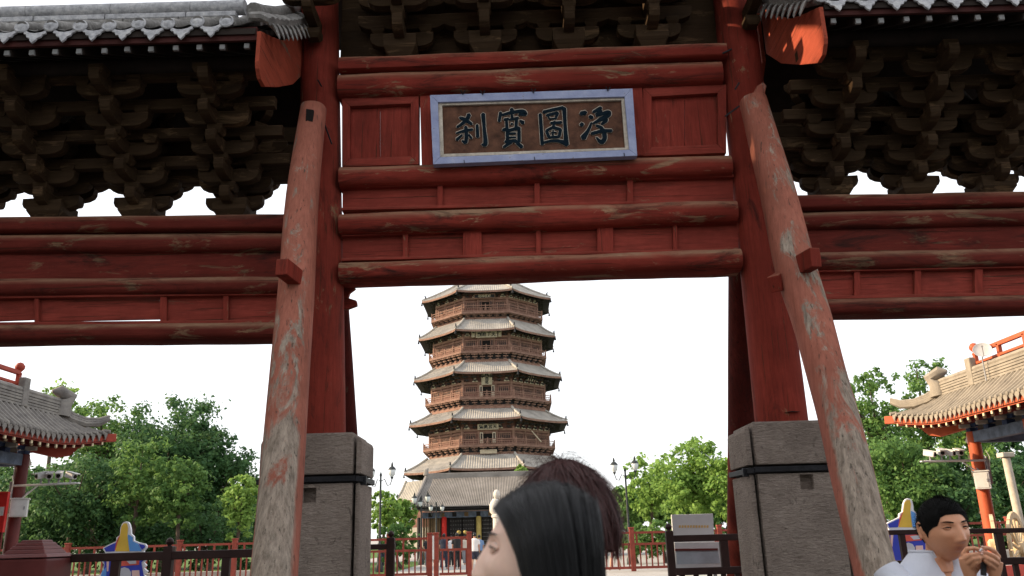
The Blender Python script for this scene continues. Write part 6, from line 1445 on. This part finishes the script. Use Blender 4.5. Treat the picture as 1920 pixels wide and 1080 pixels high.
for i in range(3800):
    az = rnd.uniform(0, 2 * math.pi); lo = crop_line(az); v = rnd.random() ** 1.3; el = lo + (math.pi / 2 - lo) * v; p = head_point(az, el)
    d = Vector((p.x / .077, p.y / .098, p.z / .12)).normalized(); dn = (d + Vector((rnd.gauss(0, .3), rnd.gauss(0, .3) - .25, rnd.gauss(-.1, .3)))).normalized()
    L = .004 + .017 * min(1, v * 3.5); b0 = p + d * L * .45
    s_ = Vector((rnd.gauss(0, 1), rnd.gauss(0, 1), rnd.gauss(0, 1))).cross(dn).normalized() * .0007
    br.add([MM @ (b0 - s_), MM @ (b0 + s_), MM @ (b0 + dn * L * .9)], [(0, 1, 2)])
ob('bristles', br, 'hair_crop', hair, kind='stuff')
# T-shirt with a V neck
sh = MB(); rows = []; n = 44
def ring(c, rx, ry, dip=0, drop=0):
    out = []
    for k in range(n):
        a = 2 * math.pi * k / n; v = yw @ Vector((rx * math.cos(a), ry * math.sin(a), 0)); fx = max(0, -math.sin(a))
        out.append(c + v + Vector((0, 0, -dip * max(0, 1 - abs(math.cos(a)) * 1.9) * (fx > 0) + drop * abs(math.cos(a)))))
    return out
for c, rx, ry, dip, dr in ((nb + Vector((0, .010, .030)), .076, .080, .125, .006), (nb + Vector((0, .012, .020)), .090, .090, .115, .0), (nb + Vector((0, .012, -.004)), .130, .104, .095, -.012), (nb + Vector((0, .01, -.045)), .180, .114, .06, -.02), (nb + Vector((0, .005, -.10)), .205, .124, .03, -.02), (nb + Vector((0, 0, -.22)), .196, .128, 0, 0), (nb + Vector((0, 0, -.38)), .180, .124, 0, 0), (nb + Vector((0, 0, -.56)), .182, .126, 0, 0), (nb + Vector((0, 0, -.66)), .186, .128, 0, 0)): rows.append(ring(c, rx, ry, dip, dr))
v = [nb + (p - nb) * .93 + Vector((1, 1, 1)) * (.006 * nz(p * 11)) for r_ in rows for p in r_]; rows = [[nb + (p - nb) * .93 for p in r_] for r_ in rows]
sh.add(v, [(i * n + k, i * n + (k + 1) % n, (i + 1) * n + (k + 1) % n, (i + 1) * n + k) for i in range(len(rows) - 1) for k in range(n)])
shirt = ob('shirt', sh, 'shirt_pale', man, smooth=70)
ob('collar', MB().tube([rows[0][k % n] + (rows[1][k % n] - rows[0][k % n]) * .4 + Vector((0, 0, .002)) for k in range(n + 1)], .0055, 8, cap=False), 'shirt_pale', shirt, smooth=True)
for s0, e0, nm in ((shL, elL, 'sleeve'), (shR, elR, 'sleeve')):
    d = (e0 - s0); ob(nm, MB().tube([s0 + Vector((0, 0, .012)) - d * .12, s0 + d * .12, s0 + d * .4, s0 + d * .72], [.055, .070, .070, .070], 20, cap=False), 'shirt_pale', shirt, smooth=True)
legs_etc(man, nb, 22, 1.65, nb.z - .58, 'cloth_navy')

# --- the woman in the foreground, in profile
WY = 1.36
wc = onY(1022, 1055, WY); WM = MH(wc, -96, -5, 0) @ Matrix.Diagonal((1, .93, .92, 1)); W3 = WM.to_3x3()
wom = empty('person', (wc.x, wc.y, 0), label='woman in profile with long straight black hair, close in the foreground', cat='person')
body = MB(); add_head(body, WM, 1)
wn = wc + Vector((.03, .0, -.25)); wy = Matrix.Rotation(R(-80), 3, 'Z')
ell_stack(body, [(WM @ Vector((0, .03, -.05)), W3 @ Vector((.046, 0, 0)), W3 @ Vector((0, .05, 0))), (WM @ Vector((0, .036, -.11)), W3 @ Vector((.048, 0, 0)), W3 @ Vector((0, .052, 0))), (wn + Vector((0, 0, .04)), wy @ Vector((.055, 0, 0)), wy @ Vector((0, .055, 0))), (wn, wy @ Vector((.08, 0, 0)), wy @ Vector((0, .065, 0))), (wn + Vector((0, 0, -.06)), wy @ Vector((.165, 0, 0)), wy @ Vector((0, .085, 0))), (wn + Vector((0, 0, -.25)), wy @ Vector((.15, 0, 0)), wy @ Vector((0, .1, 0))), (wn + Vector((0, 0, -.5)), wy @ Vector((.13, 0, 0)), wy @ Vector((0, .09, 0)))])
for s_ in (-1, 1):
    a = wn + wy @ Vector((s_ * .165, 0, -.09)); e = a + wy @ Vector((s_ * .04, .03, -.27)); w_ = e + wy @ Vector((s_ * .0, -.05, -.23)); body.tube([a, e, w_], [.043, .036, .024], 12)
    hand(body, (w_, w_ + Vector((0, 0, -.08)), wy @ Vector((0, .034, 0)), wy @ Vector((.014, 0, 0))), [([w_ + wy @ Vector((0, q, -.085)), w_ + wy @ Vector((0, q * 1.1, -.125)), w_ + wy @ Vector((0, q * 1.1 - .01, -.16 + abs(q) * .3))], .0075) for q in (-.026, -.009, .009, .026)] + [([w_ + wy @ Vector((0, -.03, -.03)), w_ + wy @ Vector((0, -.05, -.07)), w_ + wy @ Vector((0, -.052, -.1))], .0085)])
WI = WM.inverted()
def wom_tint(co):
    q = WI @ Vector(co); return max(0, math.exp(-(q.x / .02) ** 4 - ((q.z + .0625) / .011) ** 4) * (1 if q.y < -.07 else 0))
wskin = fuse('body', body, .0034, 'skin_fair', wom, 3, wom_tint)
face_bits(WM, wom, 'hair_black', .9, .0035, wskin)
def long_hair(s, t, side, off=0.):
    yr_ = -.094 + .17 * s; ye = .072 + .051 * s ** .8; zr_ = .130 * math.sqrt(max(.05, 1 - (yr_ / .122) ** 2)); y = yr_ + (ye - yr_) * t ** (1.3 - .5 * s)
    xr = (.082 + off) * math.sqrt(max(.02, 1 - (y / (.121 + off)) ** 2)) + .004
    if t < .45: a = t / .45 * math.pi / 2; z = zr_ * math.cos(a) ** .9 + off; x = xr * math.sin(a)
    else: k = (t - .45) / .55; z = -k * .36 + off * (1 - k); x = xr * (1 + .05 * math.sin(k * 3))
    return WM @ Vector((side * x, y, z))
hb = MB()
for side in (-1, 1): hb.grid(lambda u, v, side=side: long_hair(u, v, side, 0.0025 * nz((u * 26 + 1.5 * v, v * 1.2, side)) + .0015 * nz((u * 60, v * 2, side))), 150, 30)
hair = ob('hair', hb, 'hair_black', wom, smooth=80)
def ribbons(mb, fn, n, rnd, wd, seg=14):
    for i in range(n):
        s, side = rnd.random(), (-1 if rnd.random() < .25 else 1); o = rnd.uniform(-.001, .006) + .003 * nz((s * 26, .5, 1)); ph = rnd.uniform(0, 6); jit = rnd.gauss(0, .008); t0 = rnd.uniform(0, .12)
        pts = [fn(min(1, max(0, s + jit * math.sin(t * 3 + ph))), t, side, o + .0015 * math.sin(t * 9 + ph)) for t in np.linspace(t0, rnd.uniform(.85, 1), seg)]
        c = WM.translation
        V = []
        for k, p in enumerate(pts):
            d = (pts[min(k + 1, seg - 1)] - pts[max(k - 1, 0)]).normalized(); nrm = (p - Vector((c.x, c.y, min(p.z, c.z + .05)))).normalized(); sd_ = d.cross(nrm).normalized() * wd * (.25 if k in (0, seg - 1) else 1)
            V += [p - sd_, p + nrm * wd * .6, p + sd_]
        mb.add(V, [q for k in range(seg - 1) for q in ((3 * k, 3 * k + 1, 3 * k + 4, 3 * k + 3), (3 * k + 1, 3 * k + 2, 3 * k + 5, 3 * k + 4))])
rb = MB(); ribbons(rb, long_hair, 4200, random.Random(5), .0007); ribbons(rb, lambda s, t, side, o: long_hair(s, t, side, o * 1.6 + .003 + .006 * math.sin(t * 4 + s * 30) ** 2), 160, random.Random(6), .00035)
ob('hair_strands', rb, 'hair_black', hair, smooth=80, kind='stuff')
tp = MB(); ell_stack(tp, [(wn + Vector((0, 0, -.02)), wy @ Vector((.10, 0, 0)), wy @ Vector((0, .075, 0))), (wn + Vector((0, 0, -.07)), wy @ Vector((.18, 0, 0)), wy @ Vector((0, .095, 0))), (wn + Vector((0, 0, -.28)), wy @ Vector((.165, 0, 0)), wy @ Vector((0, .112, 0))), (wn + Vector((0, 0, -.58)), wy @ Vector((.16, 0, 0)), wy @ Vector((0, .11, 0)))])
for s_ in (-1, 1): a = wn + wy @ Vector((s_ * .165, 0, -.09)); tp.tube([a, a + wy @ Vector((s_ * .03, .02, -.18))], [.058, .056], 14)
fuse('top', tp, .012, 'cloth_white', wom); legs_etc(wom, wn, -80, 1.6, wn.z - .52, 'cloth_blue')

# --- companion with short auburn hair behind her
AY = 1.78
ac = onY(1064, 1008, AY); AM = MH(ac, -140, 6, 0); A3 = AM.to_3x3()
aub = empty('person', (ac.x, ac.y, 0), label='person with short dark auburn hair half hidden behind the long haired woman', cat='person')
body = MB(); add_head(body, AM, 1); an = ac + Vector((.0, .02, -.24)); ay = Matrix.Rotation(R(-140), 3, 'Z')
for sx in (-1, 1): ear(body, AM, sx)
ell_stack(body, [(AM @ Vector((0, .03, -.05)), A3 @ Vector((.047, 0, 0)), A3 @ Vector((0, .05, 0))), (an + Vector((0, 0, .05)), ay @ Vector((.052, 0, 0)), ay @ Vector((0, .052, 0))), (an, ay @ Vector((.08, 0, 0)), ay @ Vector((0, .065, 0))), (an + Vector((0, 0, -.06)), ay @ Vector((.165, 0, 0)), ay @ Vector((0, .085, 0))), (an + Vector((0, 0, -.5)), ay @ Vector((.14, 0, 0)), ay @ Vector((0, .09, 0)))])
for s_ in (-1, 1):
    a = an + ay @ Vector((s_ * .165, 0, -.09)); e = a + ay @ Vector((s_ * .03, .03, -.27)); w_ = e + ay @ Vector((0, -.05, -.23)); body.tube([a, e, w_], [.043, .036, .024], 12)
    hand(body, (w_, w_ + Vector((0, 0, -.08)), ay @ Vector((0, .034, 0)), ay @ Vector((.014, 0, 0))), [([w_ + ay @ Vector((0, q, -.085)), w_ + ay @ Vector((0, q * 1.1, -.125)), w_ + ay @ Vector((0, q * 1.1 - .01, -.16 + abs(q) * .3))], .0075) for q in (-.026, -.009, .009, .026)] + [([w_ + ay @ Vector((0, -.03, -.03)), w_ + ay @ Vector((0, -.05, -.07)), w_ + ay @ Vector((0, -.052, -.1))], .0085)])
fuse('body', body, .005, 'skin_fair', aub, 3)
rnd = random.Random(9)
def bob(u, v, off=0.):
    az = 2 * math.pi * u; a = abs(math.atan2(math.sin(az), math.cos(az))); lo = .45 if a < .8 else (.45 - 1.15 * min(1, (a - .8) / .7)); lo = max(lo, -.30)
    el = lo + (math.pi / 2 - lo) * (1 - v); k = 1.16 + .05 * math.sin(el) + off * 9
    return AM @ Vector((math.sin(az) * math.cos(el) * .080 * k, -math.cos(az) * math.cos(el) * .098 * k, (math.sin(el) * .120 + .004) * k))
hb = MB(); hb.grid(lambda u, v: bob(u, v, .006 * nz((u * 14, v * 3, 2))), 60, 24); ah = ob('hair', hb, 'hair_auburn', aub, smooth=80)
rb = MB()
for i in range(2600):
    u = rnd.random(); v0 = rnd.random() * .5; v1 = min(1.06, v0 + rnd.uniform(.35, .7)); o = rnd.uniform(.001, .009); sw = rnd.gauss(0, .03); fl = rnd.random() ** 6 * .03
    pts = [bob(u + sw * q, v0 + (v1 - v0) * q, o + fl * q * q) for q in np.linspace(0, 1, 8)]; V = []
    for k, p in enumerate(pts):
        d = (pts[min(k + 1, 7)] - pts[max(k - 1, 0)]).normalized(); nr = (p - ac).normalized(); s_ = d.cross(nr).normalized() * (.0012 if 0 < k < 7 else .0002); V += [p - s_, p + nr * .0006, p + s_]
    rb.add(V, [q for k in range(7) for q in ((3 * k, 3 * k + 1, 3 * k + 4, 3 * k + 3), (3 * k + 1, 3 * k + 2, 3 * k + 5, 3 * k + 4))])
ob('hair_strands', rb, 'hair_auburn', ah, smooth=80, kind='stuff')
wi = MB()
for i in range(90):      # loose flyaway hairs on top
    u = rnd.random(); p = bob(u, rnd.random() * .35, .004); a = rnd.uniform(0, 6.28); d = Vector((math.cos(a), math.sin(a) * .6, 0)); L = rnd.uniform(.015, .05)
    wi.tube([p, p + d * L * .4 + Vector((0, 0, L * .5)), p + d * L + Vector((0, 0, L * .45)), p + d * L * 1.5 + Vector((0, 0, L * .15))], [.0005, .0004, .0003, .0002], 3)
ob('flyaway_hairs', wi, 'hair_auburn', ah, kind='stuff')
tp = MB(); ell_stack(tp, [(an + Vector((0, 0, -.02)), ay @ Vector((.10, 0, 0)), ay @ Vector((0, .075, 0))), (an + Vector((0, 0, -.07)), ay @ Vector((.18, 0, 0)), ay @ Vector((0, .095, 0))), (an + Vector((0, 0, -.6)), ay @ Vector((.16, 0, 0)), ay @ Vector((0, .11, 0)))])
for s_ in (-1, 1): a = an + ay @ Vector((s_ * .165, 0, -.09)); tp.tube([a, a + ay @ Vector((s_ * .03, .02, -.18))], [.058, .056], 14)
fuse('top', tp, .012, 'cloth_black', aub); legs_etc(aub, an, -140, 1.65, an.z - .55, 'cloth_navy')

# --- visitors by the gate
def visitor(px, Y, H, yaw, top, low, label, short=False, arm=0, stride=.1, hair='hair_black'):
    X = onY(px, 1040, Y).x; M = Matrix.Translation((X, Y, 0)) @ Matrix.Rotation(R(yaw), 4, 'Z'); s = H / 1.7; L = lambda x, y, z: M @ (Vector((x, y, z)) * s)
    root = empty('person', (X, Y, 0), label=label, cat='person', group='visitors by the red gate'); M3_ = M.to_3x3()
    b = MB(); HM = M @ Matrix.Translation((0, -.02 * s, 1.575 * s)) @ Matrix.Scale(s, 4); add_head(b, HM, 0, 28, 22); b.tube([L(0, .01, 1.36), L(0, 0, 1.5)], [.06 * s, .055 * s], 10)
    ell_stack(b, [(L(0, 0, 1.42), M3_ @ Vector((.1, 0, 0)) * s, M3_ @ Vector((0, .08, 0)) * s), (L(0, 0, 1.36), M3_ @ Vector((.18, 0, 0)) * s, M3_ @ Vector((0, .1, 0)) * s), (L(0, 0, 1.1), M3_ @ Vector((.15, 0, 0)) * s, M3_ @ Vector((0, .1, 0)) * s), (L(0, 0, .9), M3_ @ Vector((.16, 0, 0)) * s, M3_ @ Vector((0, .11, 0)) * s)], 14)
    ft = [(-.09, -stride, .08), (.09, stride, .08)]
    for sx, f_ in zip((-1, 1), ft):
        b.tube([L(sx * .085, 0, .92), L(sx * .09, f_[1] * .5 - .03, .5), L(*f_)], [.08 * s, .058 * s, .04 * s], 10); b.sphere(L(f_[0], f_[1] - .06, .04), .05 * s, 8, (1, 1.6, .8))
    hands_ = []
    for sx in (-1, 1):
        bend = arm if sx > 0 else arm * .4; e = L(sx * .22, .02 - .06 * bend, 1.1); w_ = L(sx * (.22 - .1 * bend), -.05 - .2 * bend, .88 + .3 * bend); b.tube([L(sx * .18, 0, 1.36), e, w_], [.05 * s, .042 * s, .03 * s], 8); d = (w_ - e).normalized()
        b.sphere(w_ + d * .045, .036 * s, 8)
        for q in range(5): b.tube([w_ + d * .06, w_ + d * (.11 + .01 * (q % 3)) + M3_ @ Vector((0, -.03 + .015 * q, 0)) * s], .009 * s, 5)
    fuse('body', b, .014, 'skin_far', root, 2)
    t = MB(); ell_stack(t, [(L(0, 0, 1.45), M3_ @ Vector((.09, 0, 0)) * s, M3_ @ Vector((0, .085, 0)) * s), (L(0, 0, 1.38), M3_ @ Vector((.2, 0, 0)) * s, M3_ @ Vector((0, .12, 0)) * s), (L(0, 0, 1.1), M3_ @ Vector((.185, 0, 0)) * s, M3_ @ Vector((0, .13, 0)) * s), (L(0, 0, .86), M3_ @ Vector((.19, 0, 0)) * s, M3_ @ Vector((0, .135, 0)) * s)], 14)
    for sx in (-1, 1): t.tube([L(sx * .18, 0, 1.37), L(sx * .225, .0, 1.16)], [.07 * s, .065 * s], 8)
    fuse('top', t, .018, top, root)
    p_ = MB(); ell_stack(p_, [(L(0, 0, .98), M3_ @ Vector((.165, 0, 0)) * s, M3_ @ Vector((0, .12, 0)) * s), (L(0, 0, .8), M3_ @ Vector((.18, 0, 0)) * s, M3_ @ Vector((0, .13, 0)) * s)], 12)
    for sx, f_ in zip((-1, 1), ft):
        k = Vector((sx * .09, f_[1] * .5 - .03, .5)); e = k if short else Vector(f_)
        p_.tube([L(sx * .085, 0, .86), L(*k), L(*(k * .99 if short else e))] if not short else [L(sx * .085, 0, .86), L(*k)], [.1 * s, .085 * s, .065 * s] if not short else [.1 * s, .09 * s], 10)
    fuse('trousers', p_, .018, low, root)
    h_ = MB(); h_.grid(lambda u, v: HM @ (head_point(2 * math.pi * u, (.55 if math.cos(2 * math.pi * u) > .4 else -.25) + (math.pi / 2 - (.55 if math.cos(2 * math.pi * u) > .4 else -.25)) * v) * 1.1), 20, 8); ob('hair', h_, hair, root, smooth=True)
visitor(832, 44, 1.72, 150, 'cloth_navy', 'cloth_navy', 'man in navy shirt and dark trousers standing behind the red gate leaf')
visitor(846, 47, 1.6, 10, 'cloth_white', 'cloth_black', 'visitor in white top and black trousers behind the red gate leaf', arm=.9)
visitor(857, 43.5, 1.74, 190, 'cloth_black', 'cloth_black', 'visitor dressed all in black behind the red gate leaf')
visitor(871, 50, 1.6, 30, 'cloth_cream', 'cloth_grey', 'visitor in cream top and grey trousers behind the red gate leaf')
visitor(890, 41, 1.7, 170, 'cloth_white', 'cloth_navy', 'visitor in white shirt and navy shorts at the open gate', True, stride=.16)
visitor(899, 45, 1.62, 200, 'cloth_blue', 'cloth_black', 'visitor in light blue top at the open gate', True)
visitor(799, 48, 1.6, 60, 'cloth_black', 'cloth_grey', 'visitor in black top by the hedge near the lamp cluster')
visitor(1153, 37, 1.68, -60, 'cloth_black', 'cloth_grey', 'walker in black top and grey shorts before the red fence', True, stride=.2)
visitor(716, 49, 1.65, 20, 'cloth_black', 'cloth_navy', 'visitor in dark clothes under the twin lantern lamp')
